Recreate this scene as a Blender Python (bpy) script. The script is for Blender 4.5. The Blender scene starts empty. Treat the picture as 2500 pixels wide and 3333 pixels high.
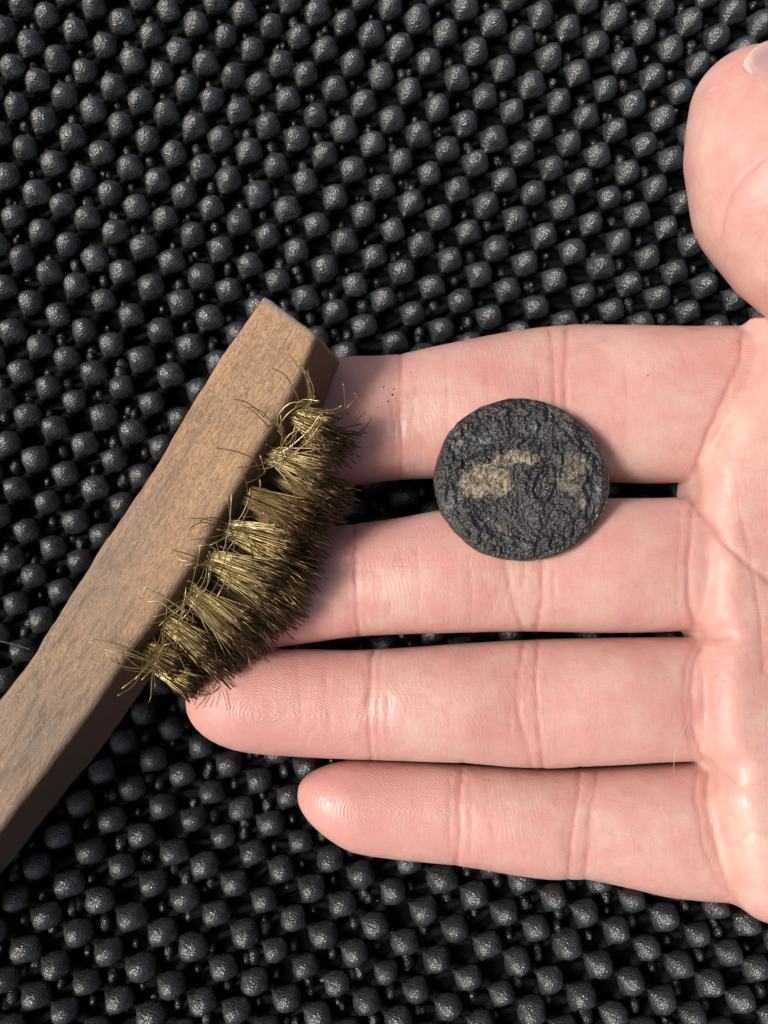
import bpy, math, random
import numpy as np
from mathutils import Vector

S = bpy.context.scene
COL = S.collection
MM = 0.001                      # everything below is designed in millimetres, built in metres
random.seed(7)
RNG = np.random.default_rng(7)

# ------------------------------------------------------------------ camera
TILT, FPX, HC = math.radians(9.0), 2700.0, 130.0
cam_d = bpy.data.cameras.new('camera')
cam = bpy.data.objects.new('camera', cam_d); COL.objects.link(cam)
CAM = np.array([0.0, -HC * math.tan(TILT), HC])
cam.location = Vector(CAM) * MM
cam.rotation_euler = (TILT, 0, 0)
cam_d.sensor_fit = 'HORIZONTAL'; cam_d.sensor_width = 36.0
cam_d.lens = FPX / 2500.0 * 36.0
cam_d.clip_start = 0.005; cam_d.clip_end = 20.0
cam_d.dof.use_dof = True
cam_d.dof.focus_distance = 0.112
cam_d.dof.aperture_fstop = 60.0
S.camera = cam

# ------------------------------------------------------------------ sky, sun, exposure
SUN_EL, SUN_AZ = math.radians(52), math.radians(190)      # azimuth: angle of the sun's place, from +x towards +y
world = bpy.data.worlds.new("World"); S.world = world; world.use_nodes = True
nt = world.node_tree
bg = nt.nodes['Background']
sky = nt.nodes.new('ShaderNodeTexSky'); sky.sky_type = 'NISHITA'; sky.sun_disc = False
sky.sun_elevation = SUN_EL
sky.sun_rotation = math.pi / 2 - SUN_AZ
sky.air_density = 1.0; sky.dust_density = 7.0; sky.ozone_density = 0.3
nt.links.new(sky.outputs[0], bg.inputs[0]); bg.inputs[1].default_value = 0.085
sd = bpy.data.lights.new('sun', 'SUN'); sd.energy = 3.2; sd.angle = math.radians(15); sd.color = (1.0, 0.965, 0.92)
sun = bpy.data.objects.new('sun', sd); COL.objects.link(sun)
sdir = Vector((math.cos(SUN_EL) * math.cos(SUN_AZ), math.cos(SUN_EL) * math.sin(SUN_AZ), math.sin(SUN_EL)))
sun.rotation_euler = (-sdir).to_track_quat('-Z', 'Y').to_euler()
sun.location = sdir * 1.0
S.view_settings.view_transform = 'Standard'; S.view_settings.look = 'None'
S.view_settings.exposure = 0.12; S.view_settings.gamma = 1.0

# ------------------------------------------------------------------ helpers
K = 2500.0 / 1659.0
_D = np.array([0, math.sin(TILT), -math.cos(TILT)]); _U = np.array([0, math.cos(TILT), math.sin(TILT)]); _R = np.array([1.0, 0, 0])
def at(x, y, z):
    """point of the place (mm) at height z, measured from the photograph's 1659-wide frame"""
    x = np.asarray(x, float) * K; y = np.asarray(y, float) * K; z = np.asarray(z, float)
    ray = _D * FPX + (x[..., None] - 1250) * _R + (1666.5 - y[..., None]) * _U
    t = (z - CAM[2]) / ray[..., 2]
    return CAM + ray * t[..., None]
def px_per_mm(p):
    """frame units per mm at a point"""
    return FPX / K / np.dot(np.asarray(p) - CAM, _D)

def _hash(ix, iy, iz, seed):
    h = (ix * 374761393 + iy * 668265263 + iz * 2147483647 + seed * 1274126177).astype(np.int64) & 0xffffffff
    h = ((h ^ (h >> 13)) * 1274126177) & 0xffffffff
    h = ((h ^ (h >> 16)) * 2246822519) & 0xffffffff
    return ((h ^ (h >> 15)) & 0xffff) / 65535.0
def noise(p, scale, seed=0):
    """smooth value noise -1..1 of points p (n,3); scale = cells per mm"""
    q = np.asarray(p, float) * scale
    i = np.floor(q).astype(np.int64); f = q - i; f = f * f * f * (f * (f * 6 - 15) + 10)
    r = 0
    for a in (0, 1):
        wa = f[..., 0] if a else 1 - f[..., 0]
        for b in (0, 1):
            wb = f[..., 1] if b else 1 - f[..., 1]
            for c in (0, 1):
                wc = f[..., 2] if c else 1 - f[..., 2]
                r = r + wa * wb * wc * _hash(i[..., 0] + a, i[..., 1] + b, i[..., 2] + c, seed)
    return r * 2 - 1
def fbm(p, scale, octaves=4, seed=0, gain=.5):
    r = 0; a = 1; t = 0
    for k in range(octaves):
        r = r + a * noise(p, scale * 2.03 ** k, seed + k * 17); t += a; a *= gain
    return r / t
def smooth(a, b, x):
    t = np.clip((x - a) / (b - a), 0, 1); return t * t * (3 - 2 * t)

def mesh_obj(name, V, F, mat, parent=None, smooth_=True, attrs=None, link=True):
    me = bpy.data.meshes.new(name)
    V = np.asarray(V, float) * MM
    if isinstance(F, np.ndarray):
        n, k = F.shape
        me.vertices.add(len(V)); me.vertices.foreach_set('co', V.astype(np.float32).ravel())
        me.loops.add(n * k); me.loops.foreach_set('vertex_index', F.astype(np.int32).ravel())
        me.polygons.add(n); me.polygons.foreach_set('loop_start', (np.arange(n) * k).astype(np.int32))
        me.polygons.foreach_set('loop_total', np.full(n, k, np.int32))
        me.update(calc_edges=True); me.validate()
    else:
        me.from_pydata([tuple(v) for v in V], [], F)
    if smooth_:
        me.polygons.foreach_set('use_smooth', np.ones(len(me.polygons), bool))
    for an, av in (attrs or {}).items():
        at_ = me.attributes.new(an, 'FLOAT', 'POINT'); at_.data.foreach_set('value', np.asarray(av, np.float32))
    me.materials.append(mat)
    if not link: return me
    o = bpy.data.objects.new(name, me); COL.objects.link(o)
    if parent is not None: o.parent = parent
    return o
def empty(name, loc):
    o = bpy.data.objects.new(name, None); o.empty_display_size = .01; COL.objects.link(o); return o
def tag(o, label=None, cat=None, group=None, kind=None):
    for k, v in (('label', label), ('category', cat), ('group', group), ('kind', kind)):
        if v: o[k] = v

class NT:
    """tiny node-tree writer"""
    def __init__(s, name):
        s.m = bpy.data.materials.new(name); s.m.use_nodes = True; s.t = s.m.node_tree
        s.b = s.t.nodes['Principled BSDF']; s.out = s.t.nodes['Material Output']
    def n(s, typ, **kw):
        o = s.t.nodes.new('ShaderNode' + typ)
        for k, v in kw.items():
            if k.startswith('i_'):
                key = k[2:]; key = int(key) if key.isdigit() else key.replace('_', ' ')
                o.inputs[key].default_value = v
            else: setattr(o, k, v)
        return o
    def l(s, a, b): s.t.links.new(a, b)
    def coords(s): return s.n('TexCoord').outputs['Object']
    def mapping(s, v, scale=(1, 1, 1), rot=(0, 0, 0)):
        m = s.n('Mapping'); m.inputs['Scale'].default_value = scale; m.inputs['Rotation'].default_value = rot
        s.l(v, m.inputs['Vector']); return m.outputs[0]
    def noise(s, v, scale, detail=4, rough=.55, dist=0):
        o = s.n('TexNoise'); o.inputs['Scale'].default_value = scale; o.inputs['Detail'].default_value = detail
        o.inputs['Roughness'].default_value = rough; o.inputs['Distortion'].default_value = dist
        if v is not None: s.l(v, o.inputs['Vector'])
        return o.outputs['Fac']
    def ramp(s, f, stops, interp='LINEAR'):
        o = s.n('ValToRGB'); cr = o.color_ramp; cr.interpolation = interp
        while len(cr.elements) < len(stops): cr.elements.new(.5)
        for e, (p, c) in zip(cr.elements, stops):
            e.position = p; e.color = (c, c, c, 1) if isinstance(c, (int, float)) else (*c, 1)
        s.l(f, o.inputs[0]); return o.outputs[0]
    def mix(s, fac, a, b, mode='MIX'):
        o = s.n('Mix', data_type='RGBA', blend_type=mode)
        for sock, v in ((o.inputs[0], fac), (o.inputs[6], a), (o.inputs[7], b)):
            if hasattr(v, 'is_linked') or hasattr(v, 'links'): s.l(v, sock)
            elif isinstance(v, (int, float)): sock.default_value = v
            else: sock.default_value = (*v, 1)
        return o.outputs[2]
    def math(s, op, a, b=0.0, c=0.0):
        o = s.n('Math', operation=op)
        for i, v in enumerate((a, b, c)):
            if hasattr(v, 'links'): s.l(v, o.inputs[i])
            else: o.inputs[i].default_value = v
        return o.outputs[0]
    def attr(s, name):
        return s.n('Attribute', attribute_name=name).outputs['Fac']
    def bump(s, h, dist, strength=1.0, normal=None):
        o = s.n('Bump'); o.inputs['Distance'].default_value = dist; o.inputs['Strength'].default_value = strength
        s.l(h, o.inputs['Height'])
        if normal is not None: s.l(normal, o.inputs['Normal'])
        return o.outputs[0]
    def set(s, **kw):
        for k, v in kw.items():
            k = k.replace('_', ' ')
            if hasattr(v, 'links'): s.l(v, s.b.inputs[k])
            elif isinstance(v, tuple) and len(v) == 3 and 'Color' in k: s.b.inputs[k].default_value = (*v, 1)
            else: s.b.inputs[k].default_value = v

# ------------------------------------------------------------------ materials
def mat_mat(name, base, rough, spec=.9):
    m = NT(name); c = m.coords()
    oi = m.n('ObjectInfo').outputs['Random']
    n1 = m.noise(c, 2600, 3, .6); n2 = m.noise(c, 900, 2, .5)
    v = m.n('TexVoronoi', feature='F1'); v.inputs['Scale'].default_value = 3600; m.l(c, v.inputs['Vector'])
    h = m.math('ADD', m.math('MULTIPLY', n1, .8), m.math('MULTIPLY', v.outputs['Distance'], .5))
    nb = m.bump(h, .00034, .7); nb = m.bump(n2, .0003, .3, nb)
    col = m.ramp(m.noise(c, 500, 3), [(.3, tuple(x * .8 for x in base)), (.7, tuple(x * 1.25 for x in base))])
    speck = m.ramp(m.noise(c, 5200, 2), [(.72, 0), (.78, 1)])
    col = m.mix(m.math('MULTIPLY', speck, .25 if base[0] > .02 else .04), col, (.16, .15, .14))
    rg = m.math('ADD', m.math('MULTIPLY', n2, .16), rough - .08)
    m.set(Base_Color=col, Roughness=rg, Normal=nb, Coat_Normal=nb, Specular_IOR_Level=spec)
    return m.m
M_KNOB = mat_mat('black_foam', (.025, .028, .030), .34, 1.0)
M_KNOB.node_tree.nodes['Principled BSDF'].inputs['Coat Weight'].default_value = .9
M_KNOB.node_tree.nodes['Principled BSDF'].inputs['Coat Roughness'].default_value = .31
M_CORD = mat_mat('black_scrim', (.0025, .0025, .003), .6, .08)
M_DRIP = mat_mat('glossy_drip', (.013, .0135, .014), .28, .8)
def mat_table():
    m = NT('dark_underlay'); c = m.coords()
    col = m.ramp(m.noise(c, 60, 3), [(.4, (.002, .002, .002)), (.7, (.004, .004, .005))])
    m.set(Base_Color=col, Roughness=.9, Specular_IOR_Level=.03); return m.m
M_TABLE = mat_table()
def mat_plain(name, col, rough=.7):
    m = NT(name); c = m.coords()
    cc = m.ramp(m.noise(c, 700, 3), [(.3, tuple(x * .75 for x in col)), (.7, tuple(min(1, x * 1.2) for x in col))])
    m.set(Base_Color=cc, Roughness=rough, Normal=m.bump(m.noise(c, 1500, 3), .0003, .4)); return m.m
M_FLECK = mat_plain('pale_grit', (.16, .16, .17))
M_BLUE = mat_plain('blue_scrap', (.02, .06, .16))
M_DIRT = mat_plain('dark_dirt', (.03, .015, .01))
M_HAIR = mat_plain('fine_hair', (.55, .42, .32), .4)

def mat_skin():
    m = NT('skin'); c = m.coords()
    tip = m.attr('tip'); crease = m.attr('crease'); ph = m.attr('ridge'); rs = m.attr('ridge_amp'); wet = m.attr('wet')
    blot = m.noise(c, 95, 4, .6); fine = m.noise(c, 900, 4, .6); mid = m.noise(c, 330, 3, .55)
    base = m.ramp(blot, [(.30, (.570, .298, .262)), (.48, (.605, .362, .312)), (.66, (.630, .430, .352))])
    base = m.mix(m.math('MULTIPLY', m.ramp(m.noise(c, 260, 4, .65), [(.44, 0), (.68, 1)]), .55), base, (.58, .275, .243))
    base = m.mix(m.math('MULTIPLY', tip, .75), base, (.585, .29, .262))
    base = m.mix(m.math('MULTIPLY', m.ramp(mid, [(.52, 0), (.75, 1)]), .22), base, (.66, .455, .36))
    base = m.mix(m.math('MULTIPLY', m.ramp(fine, [(.35, 1), (.5, 0)]), .12), base, (.52, .235, .20))
    base = m.mix(m.math('MULTIPLY', crease, .8), base, (.52, .20, .175))
    # papillary ridges: sine of a phase stored on the skin
    rid = m.math('SINE', ph)
    rs = m.math('MULTIPLY', rs, m.ramp(m.noise(c, 420, 3, .6), [(.36, .25), (.60, 1)]))
    ridw = m.math('MULTIPLY', m.math('MULTIPLY_ADD', rid, .5, .5), rs)
    # flexion-line net: two stretched noises
    a1 = m.noise(m.mapping(c, (2200, 420, 800), (0, 0, .12)), 1, 3, .6, .6)
    a2 = m.noise(m.mapping(c, (380, 2000, 800), (0, 0, .3)), 1, 3, .6, .6)
    a3 = m.noise(c, 2600, 2, .5)
    h = m.math('ADD', m.math('MULTIPLY', ridw, .45), m.math('MULTIPLY', a1, .8))
    h = m.math('ADD', h, m.math('MULTIPLY', a2, .6)); h = m.math('ADD', h, m.math('MULTIPLY', a3, .25))
    nb = m.bump(h, .00015, .55)
    base = m.mix(m.math('MULTIPLY', m.math('SUBTRACT', 1.0, ridw), m.math('MULTIPLY', rs, .12)), base, (.50, .22, .19))
    rough = m.math('SUBTRACT', m.math('MULTIPLY_ADD', fine, .18, .37), m.math('MULTIPLY', wet, .20))
    m.set(Base_Color=base, Roughness=rough, Normal=nb, Subsurface_Weight=1.0, Subsurface_Scale=.0013,
          Subsurface_Radius=(1.0, .38, .22), Specular_IOR_Level=.42)
    m.b.subsurface_method = 'RANDOM_WALK'
    m.b.inputs['Coat Weight'].default_value = 0.0
    return m.m
M_SKIN = mat_skin()
def mat_nail():
    m = NT('nail'); e = m.attr('edge'); c = m.coords()
    col = m.ramp(e, [(.0, (.47, .28, .27)), (.90, (.50, .30, .29)), (.96, (.56, .39, .34)), (1, (.60, .45, .38))])
    m.set(Base_Color=col, Roughness=.28, Subsurface_Weight=.6, Subsurface_Scale=.001, Normal=m.bump(m.noise(m.mapping(c, (300, 60, 60)), 5, 2), .0001, .3))
    return m.m
M_NAIL = mat_nail()

def mat_wood():
    m = NT('worn_wood'); c = m.coords()
    gx = m.mapping(c, (1, 1, 1), (0, 0, math.radians(-56.5)))          # x runs along the handle
    grain = m.noise(m.mapping(gx, (260, 2600, 2600)), 1, 4, .6, .4)
    pores = m.noise(m.mapping(gx, (1700, 2800, 2800)), 1, 4, .7)
    blot = m.noise(m.mapping(gx, (60, 170, 170)), 1, 6, .68, .8); blot2 = m.noise(c, 45, 3, .5)
    col = m.ramp(grain, [(.3, (.31, .185, .102)), (.5, (.39, .245, .142)), (.7, (.48, .31, .185))])
    col = m.mix(m.math('MULTIPLY', m.ramp(m.noise(m.mapping(gx, (50, 120, 120)), 1, 4, .6, .5), [(.44, 0), (.64, 1)]), .55), col, (.50, .285, .145))
    col = m.mix(m.ramp(pores, [(.36, .7), (.53, 0)]), col, (.175, .115, .078))
    col = m.mix(m.math('MULTIPLY', m.ramp(blot, [(.52, 0), (.66, 1)]), .55), col, (.155, .108, .080))
    col = m.mix(m.math('MULTIPLY', m.ramp(blot2, [(.5, 0), (.7, 1)]), .30), col, (.25, .19, .145))
    strk = m.noise(m.mapping(gx, (45, 1500, 1500)), 1, 3, .6, .2)
    far = m.n('SeparateXYZ'); m.l(c, far.inputs[0])
    fz = m.n('MapRange'); fz.inputs[1].default_value = -.024; fz.inputs[2].default_value = -.046; m.l(far.outputs[0], fz.inputs[0])
    col = m.mix(m.math('MULTIPLY', m.math('MULTIPLY', fz.outputs[0], m.ramp(blot2, [(.3, .35), (.6, 1)])), .8), col, (.185, .155, .130))
    col = m.mix(m.math('MULTIPLY', m.ramp(strk, [(.50, 0), (.62, 1)]), m.math('MULTIPLY_ADD', fz.outputs[0], .45, .16)), col, (.13, .09, .065))
    col = m.mix(m.math('MULTIPLY', m.ramp(m.noise(c, 2400, 2), [(.66, 0), (.74, 1)]), .5), col, (.62, .47, .33))
    col = m.mix(m.math('MULTIPLY', m.attr('grey'), m.ramp(m.noise(c, 700, 4, .7), [(.38, .1), (.6, 1)])), col, (.235, .215, .175))
    col = m.mix(m.math('MULTIPLY', m.attr('under'), .80), col, (.105, .062, .040))  # bristle face turned from the sun: its shade is put into the wood colour
    h = m.math('ADD', m.math('MULTIPLY', pores, 1.0), m.math('MULTIPLY', grain, .7))
    m.set(Base_Color=col, Roughness=.72, Normal=m.bump(h, .00035, .7), Specular_IOR_Level=.25)
    return m.m
M_WOOD = mat_wood()

def mat_brass(name, pale, tint):
    m = NT(name); t = m.attr('along'); r = m.attr('rnd')
    base = m.ramp(r, [(0, tuple(x * .62 for x in pale)), (.5, pale), (1, tint)])
    tarn = m.math('ADD', t, m.math('MULTIPLY_ADD', r, .36, -.18))
    base = m.mix(m.ramp(tarn, [(.55, 0), (.98, 1)]), base, (.085, .042, .020))
    m.set(Base_Color=base, Metallic=.7, Roughness=.33, Specular_IOR_Level=.5); return m.m
M_BRASS = mat_brass('brass_wire', (.47, .36, .155), (.82, .70, .41))
M_BROWN = mat_brass('browned_wire', (.33, .225, .095), (.50, .38, .18))

def mat_coin():
    m = NT('corroded_bronze'); c = m.coords()
    tan = m.attr('tan'); grey = m.attr('grey'); hi = m.attr('high')
    n1 = m.noise(c, 1500, 4, .65); n2 = m.noise(c, 500, 4, .6)
    col = m.ramp(n2, [(.3, (.009, .008, .0075)), (.7, (.024, .021, .0195))])
    col = m.mix(m.math('MULTIPLY', hi, m.ramp(n1, [(.50, 0), (.72, .35)])), col, (.13, .135, .14))
    col = m.mix(m.math('MULTIPLY', grey, m.ramp(n1, [(.45, 0), (.6, .7)])), col, (.24, .25, .26))
    fl = m.ramp(m.noise(c, 2600, 3, .6), [(.61, 0), (.68, 1)])  # pale specks: tiny glints put into the colour, along with light-grey mineral grain
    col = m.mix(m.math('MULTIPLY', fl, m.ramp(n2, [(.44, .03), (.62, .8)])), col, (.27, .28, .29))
    tc = m.ramp(m.noise(c, 700, 5, .7), [(.30, (.06, .045, .032)), (.45, (.20, .155, .105)), (.58, (.36, .30, .215)), (.74, (.48, .36, .21))])
    col = m.mix(m.math('MULTIPLY', tan, m.ramp(m.noise(c, 1900, 4, .7), [(.38, .12), (.56, 1)])), col, tc)
    h = m.math('ADD', m.math('MULTIPLY', n1, 1.0), m.math('MULTIPLY', m.noise(c, 4200, 2), .4))
    rough = m.math('ADD', m.math('MULTIPLY', n1, .20), m.math('MULTIPLY_ADD', tan, .40, .10))
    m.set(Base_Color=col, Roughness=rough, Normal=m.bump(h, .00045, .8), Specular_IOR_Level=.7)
    return m.m
M_COIN = mat_coin()

# ------------------------------------------------------------------ table under the mat
tb = 320
table = mesh_obj('table_top', [(-tb, -tb, -5.2), (tb, -tb, -5.2), (tb, tb, -5.2), (-tb, tb, -5.2)], [(0, 1, 2, 3)], M_TABLE, smooth_=False)
tag(table, kind='structure')

# ------------------------------------------------------------------ anti-slip mat
LAT = "-7,2,-65.3,79.5;-7,3,-62.6,84.4;-7,4,-60.1,89.8;-6,1,-64.2,72.2;-6,2,-60.9,77.2;-6,3,-57.8,81.5;-6,4,-54.9,87.1;-5,0,-62.2,64.3;-5,1,-59.4,69.6;-5,2,-56.1,74.6;-5,3,-52.8,79.2;-5,4,-49.5,84.2;-5,5,-46.7,88.9;-4,-2,-63.3,51.4;-4,-1,-59.7,56.0;-4,0,-57.1,61.3;-4,1,-54.3,66.5;-4,2,-50.8,71.7;-4,3,-47.8,76.4;-4,4,-44.5,81.5;-4,5,-41.5,86.4;-3,-3,-61.6,44.3;-3,-2,-58.7,49.1;-3,-1,-55.3,53.9;-3,0,-52.0,58.8;-3,1,-49.1,63.5;-3,2,-46.1,68.9;-3,3,-42.9,73.7;-3,4,-39.3,78.8;-3,5,-36.5,83.5;-3,6,-33.7,88.7;-2,-5,-62.4,31.3;-2,-4,-59.7,36.4;-2,-3,-56.8,41.7;-2,-2,-53.9,46.8;-2,-1,-50.8,51.4;-2,0,-47.2,56.2;-2,1,-43.9,60.9;-2,2,-41.2,66.3;-2,3,-38.2,71.3;-2,4,-34.8,76.4;-2,5,-31.6,81.0;-2,6,-28.1,86.2;-1,-6,-60.4,24.2;-1,-5,-57.7,28.5;-1,-4,-54.8,34.1;-1,-3,-52.1,39.4;-1,-2,-49.0,43.9;-1,-1,-46.0,48.9;-1,0,-42.5,53.5;-1,1,-39.2,58.4;-1,2,-36.5,63.5;-1,3,-33.1,68.9;-1,4,-30.3,73.9;-1,5,-26.5,78.8;-1,6,-23.4,83.5;-1,7,-20.0,88.2;0,-7,-58.8,16.6;0,-6,-55.7,21.4;0,-5,-53.0,26.6;0,-4,-50.3,31.3;0,-3,-47.1,36.4;0,-2,-44.3,41.5;0,-1,-41.0,46.2;0,0,-37.4,51.4;0,1,-34.4,55.6;0,2,-31.5,60.9;0,3,-28.5,66.3;0,4,-25.5,72.0;0,5,-22.0,76.8;0,6,-18.1,81.0;0,7,-15.1,85.7;1,-9,-59.6,4.2;1,-8,-56.8,9.1;1,-7,-54.0,14.5;1,-6,-51.0,18.9;1,-5,-48.1,23.8;1,-4,-45.4,28.7;1,-3,-42.4,33.7;1,-2,-39.2,38.8;1,-1,-36.1,43.5;1,0,-32.6,48.3;1,1,-29.6,53.3;1,2,-26.9,58.6;1,3,-23.5,64.1;1,4,-20.2,68.9;1,5,-16.9,73.9;1,6,-13.8,78.6;1,7,-10.5,83.5;1,8,-6.9,88.5;2,-11,-59.3,-7.4;2,-10,-57.6,-2.6;2,-9,-54.5,2.1;2,-8,-51.8,6.7;2,-7,-49.1,11.6;2,-6,-46.2,16.4;2,-5,-43.3,21.3;2,-4,-40.3,26.2;2,-3,-37.3,31.1;2,-2,-34.0,36.0;2,-1,-30.8,40.8;2,0,-27.8,45.6;2,1,-24.7,50.8;2,2,-21.7,56.0;2,3,-18.7,61.3;2,4,-15.2,66.3;2,5,-11.9,70.6;2,6,-8.6,75.9;2,7,-5.6,80.8;3,-12,-58.3,-14.3;3,-11,-55.9,-9.9;3,-10,-53.2,-5.4;3,-9,-49.8,-1.3;3,-8,-46.9,4.4;3,-7,-44.1,9.1;3,-6,-41.4,13.9;3,-5,-38.3,18.5;3,-4,-35.4,23.4;3,-3,-32.2,28.3;3,-2,-29.2,33.3;3,-1,-26.1,38.2;3,0,-22.7,42.7;3,1,-19.8,48.1;3,2,-16.6,53.1;3,3,-13.5,58.1;3,4,-10.4,63.3;3,5,-6.9,68.0;3,6,-3.6,73.3;3,8,2.8,83.9;3,9,6.1,89.4;4,-13,-56.9,-21.7;4,-12,-54.1,-16.8;4,-11,-51.4,-12.3;4,-10,-48.8,-7.4;4,-9,-45.3,-3.3;4,-7,-39.6,6.5;4,-6,-36.4,11.2;4,-5,-33.6,16.0;4,0,-18.0,40.0;4,1,-14.9,45.4;4,2,-11.6,50.1;4,3,-8.4,55.2;4,4,-5.5,60.7;4,6,1.4,70.2;4,7,4.4,75.5;4,8,7.9,81.0;4,9,10.9,86.6;5,0,-13.2,36.8;5,1,-10.0,42.5;5,2,-6.6,47.2;5,3,-3.5,52.2;5,5,3.0,62.0;5,6,6.1,67.2;5,7,9.4,72.2;5,8,13.0,77.7;5,9,16.3,82.8;5,10,19.5,88.5;6,0,-8.2,34.8;6,1,-4.8,39.2;6,3,1.6,49.1;6,4,4.7,54.3;6,5,7.9,59.6;6,6,11.1,64.3;6,7,14.3,69.3;6,8,17.8,74.2;6,9,21.1,79.7;6,10,24.5,85.3;6,11,28.1,90.1;7,0,-3.4,32.1;7,2,3.1,41.7;7,3,6.4,46.8;7,4,9.5,51.4;7,5,12.7,56.7;7,6,16.0,61.8;7,7,19.2,66.3;7,8,22.5,71.5;7,9,26.1,76.8;7,10,29.4,81.9;7,11,32.8,87.6;8,-18,-52.6,-53.9;8,-17,-49.4,-49.5;8,-16,-46.4,-44.7;8,-15,-43.3,-40.0;8,-14,-40.4,-35.6;8,-13,-37.4,-31.3;8,-12,-34.8,-27.0;8,0,1.9,29.1;8,1,4.8,34.3;8,2,8.1,39.0;8,3,11.2,43.7;8,4,14.4,48.9;8,5,17.6,53.9;8,6,20.8,58.6;8,7,24.1,63.7;8,8,27.4,68.2;8,9,30.7,73.3;8,10,34.1,78.8;8,11,37.6,84.4;8,12,41.0,89.6;9,-20,-53.6,-65.8;9,-19,-50.7,-61.0;9,-18,-47.6,-56.5;9,-17,-44.6,-51.8;9,-16,-41.6,-47.2;9,-15,-38.7,-42.5;9,-14,-35.7,-38.3;9,-13,-33.1,-33.6;9,-12,-30.4,-29.4;9,0,6.6,27.0;9,1,9.7,31.5;9,2,13.0,36.6;9,3,16.2,41.3;9,4,19.2,46.0;9,5,22.6,51.4;9,6,25.9,56.2;9,7,29.1,60.7;9,8,32.3,65.4;9,9,35.4,70.4;9,10,39.0,75.7;9,11,42.5,81.0;9,12,46.2,86.6;10,-21,-51.5,-72.2;10,-20,-48.9,-68.0;10,-19,-45.8,-63.4;10,-18,-42.8,-58.8;10,-17,-39.7,-53.8;10,-16,-37.0,-49.5;10,-15,-34.0,-45.4;10,-14,-31.1,-40.5;10,-13,-28.4,-36.3;10,1,14.4,28.9;10,2,17.8,33.7;10,3,20.9,38.6;10,4,24.1,43.3;10,5,27.4,48.3;10,6,30.7,53.3;10,7,34.0,58.4;10,8,37.1,63.1;10,9,40.3,67.8;10,10,43.7,72.8;10,11,47.4,78.1;10,12,50.7,83.3;10,13,54.4,88.7;11,-21,-47.2,-74.1;11,-20,-44.1,-70.2;11,-19,-41.1,-66.1;11,-18,-37.8,-61.2;11,-17,-34.9,-56.4;11,-16,-31.8,-52.0;11,-15,-29.1,-47.0;11,-14,-26.4,-43.2;11,-13,-24.0,-39.0;11,2,22.7,30.9;11,3,25.6,35.4;11,4,28.9,40.2;11,5,32.1,45.4;11,6,35.4,50.3;11,7,38.7,55.2;11,8,42.1,59.8;11,9,45.3,65.0;11,10,48.7,70.0;11,11,52.0,75.0;11,12,55.5,80.4;11,13,59.1,85.7;12,-20,-39.2,-72.7;12,-19,-36.1,-68.3;12,-18,-33.3,-63.3;12,-17,-29.9,-58.6;12,-16,-27.3,-53.8;12,-15,-24.5,-49.7;12,-14,-21.8,-45.7;12,-13,-19.2,-41.4;12,3,30.5,32.9;12,4,33.8,37.6;12,5,36.9,42.7;12,6,40.1,47.2;12,7,43.5,52.0;12,8,46.9,57.1;12,9,49.7,62.2;12,13,63.8,83.3;13,-19,-31.6,-70.8;13,-18,-28.6,-65.3;13,-17,-25.2,-60.7;13,-16,-22.6,-56.5;13,-15,-19.9,-52.2;13,-14,-17.3,-47.7;13,-13,-14.4,-43.7;13,3,35.2,31.3;13,4,38.4,34.8;13,5,41.5,39.6;13,6,45.0,44.3;13,7,48.2,49.5;14,-19,-26.8,-73.0;14,-18,-23.9,-68.3;14,-17,-20.8,-63.6;14,-16,-18.1,-58.8;14,-15,-15.6,-54.3;14,-14,-12.7,-50.3;14,4,43.3,32.5;14,5,46.2,37.2;14,6,49.3,41.7;14,7,52.1,46.4;15,-19,-21.7,-73.9;15,-18,-19.2,-70.2;15,-17,-16.2,-65.8;15,-16,-13.6,-61.4;15,-15,-10.9,-57.2;15,-14,-8.1,-53.0;15,5,51.2,34.6;15,6,54.2,39.2;16,-18,-14.4,-72.7;16,-17,-11.8,-68.3;16,-16,-9.1,-63.9;16,-15,-6.3,-59.4;16,-14,-3.4,-55.2;16,5,55.8,31.7;17,-17,-7.0,-70.5;17,-16,-4.4,-66.3;17,-15,-1.3,-62.6;17,-14,1.4,-57.5;17,-13,3.6,-53.3;18,-17,-2.5,-72.9;18,-16,0.3,-68.9;18,-15,3.1,-64.7;18,-14,6.0,-60.4;18,-13,8.9,-55.8;19,-16,4.8,-71.5;19,-15,7.9,-67.3;19,-14,10.7,-63.0;19,-13,13.7,-58.1;20,-16,9.5,-73.7;20,-15,12.6,-69.7;20,-14,15.5,-65.1;20,-13,18.2,-60.6;21,-15,17.5,-71.7;21,-14,19.8,-67.3;21,-13,22.7,-62.6;21,-12,25.5,-58.3;22,-14,24.5,-69.7;22,-13,27.4,-64.9;22,-12,30.2,-60.4;22,-11,32.4,-55.8;23,-14,29.3,-72.1;23,-13,31.9,-67.7;23,-12,34.7,-62.8;23,-11,37.3,-58.5;24,-13,36.5,-69.9;24,-12,39.1,-65.3;24,-11,42.0,-61.0;25,-13,41.1,-72.5;25,-12,44.0,-67.7;25,-11,46.8,-63.4;25,-10,49.9,-59.6;26,-12,48.3,-70.3;26,-11,51.4,-66.1;26,-10,54.3,-61.8;27,-12,52.7,-72.5;27,-11,55.2,-68.1"
L = np.array([[float(v) for v in t.split(',')] for t in LAT.split(';')])
LI, LW = L[:, :2], L[:, 2:]
def _tps(r2): return np.where(r2 > 0, .5 * r2 * np.log(np.maximum(r2, 1e-9)), 0)
_r2 = ((LI[:, None] - LI[None]) ** 2).sum(-1)
_n = len(LI)
_A = np.zeros((_n + 3, _n + 3)); _A[:_n, :_n] = _tps(_r2) + np.eye(_n) * 3.0
_A[:_n, _n] = 1; _A[:_n, _n + 1:] = LI; _A[_n:, :_n] = _A[:_n, _n:].T
_sol = np.linalg.solve(_A, np.vstack([LW, np.zeros((3, 2))]))
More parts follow.
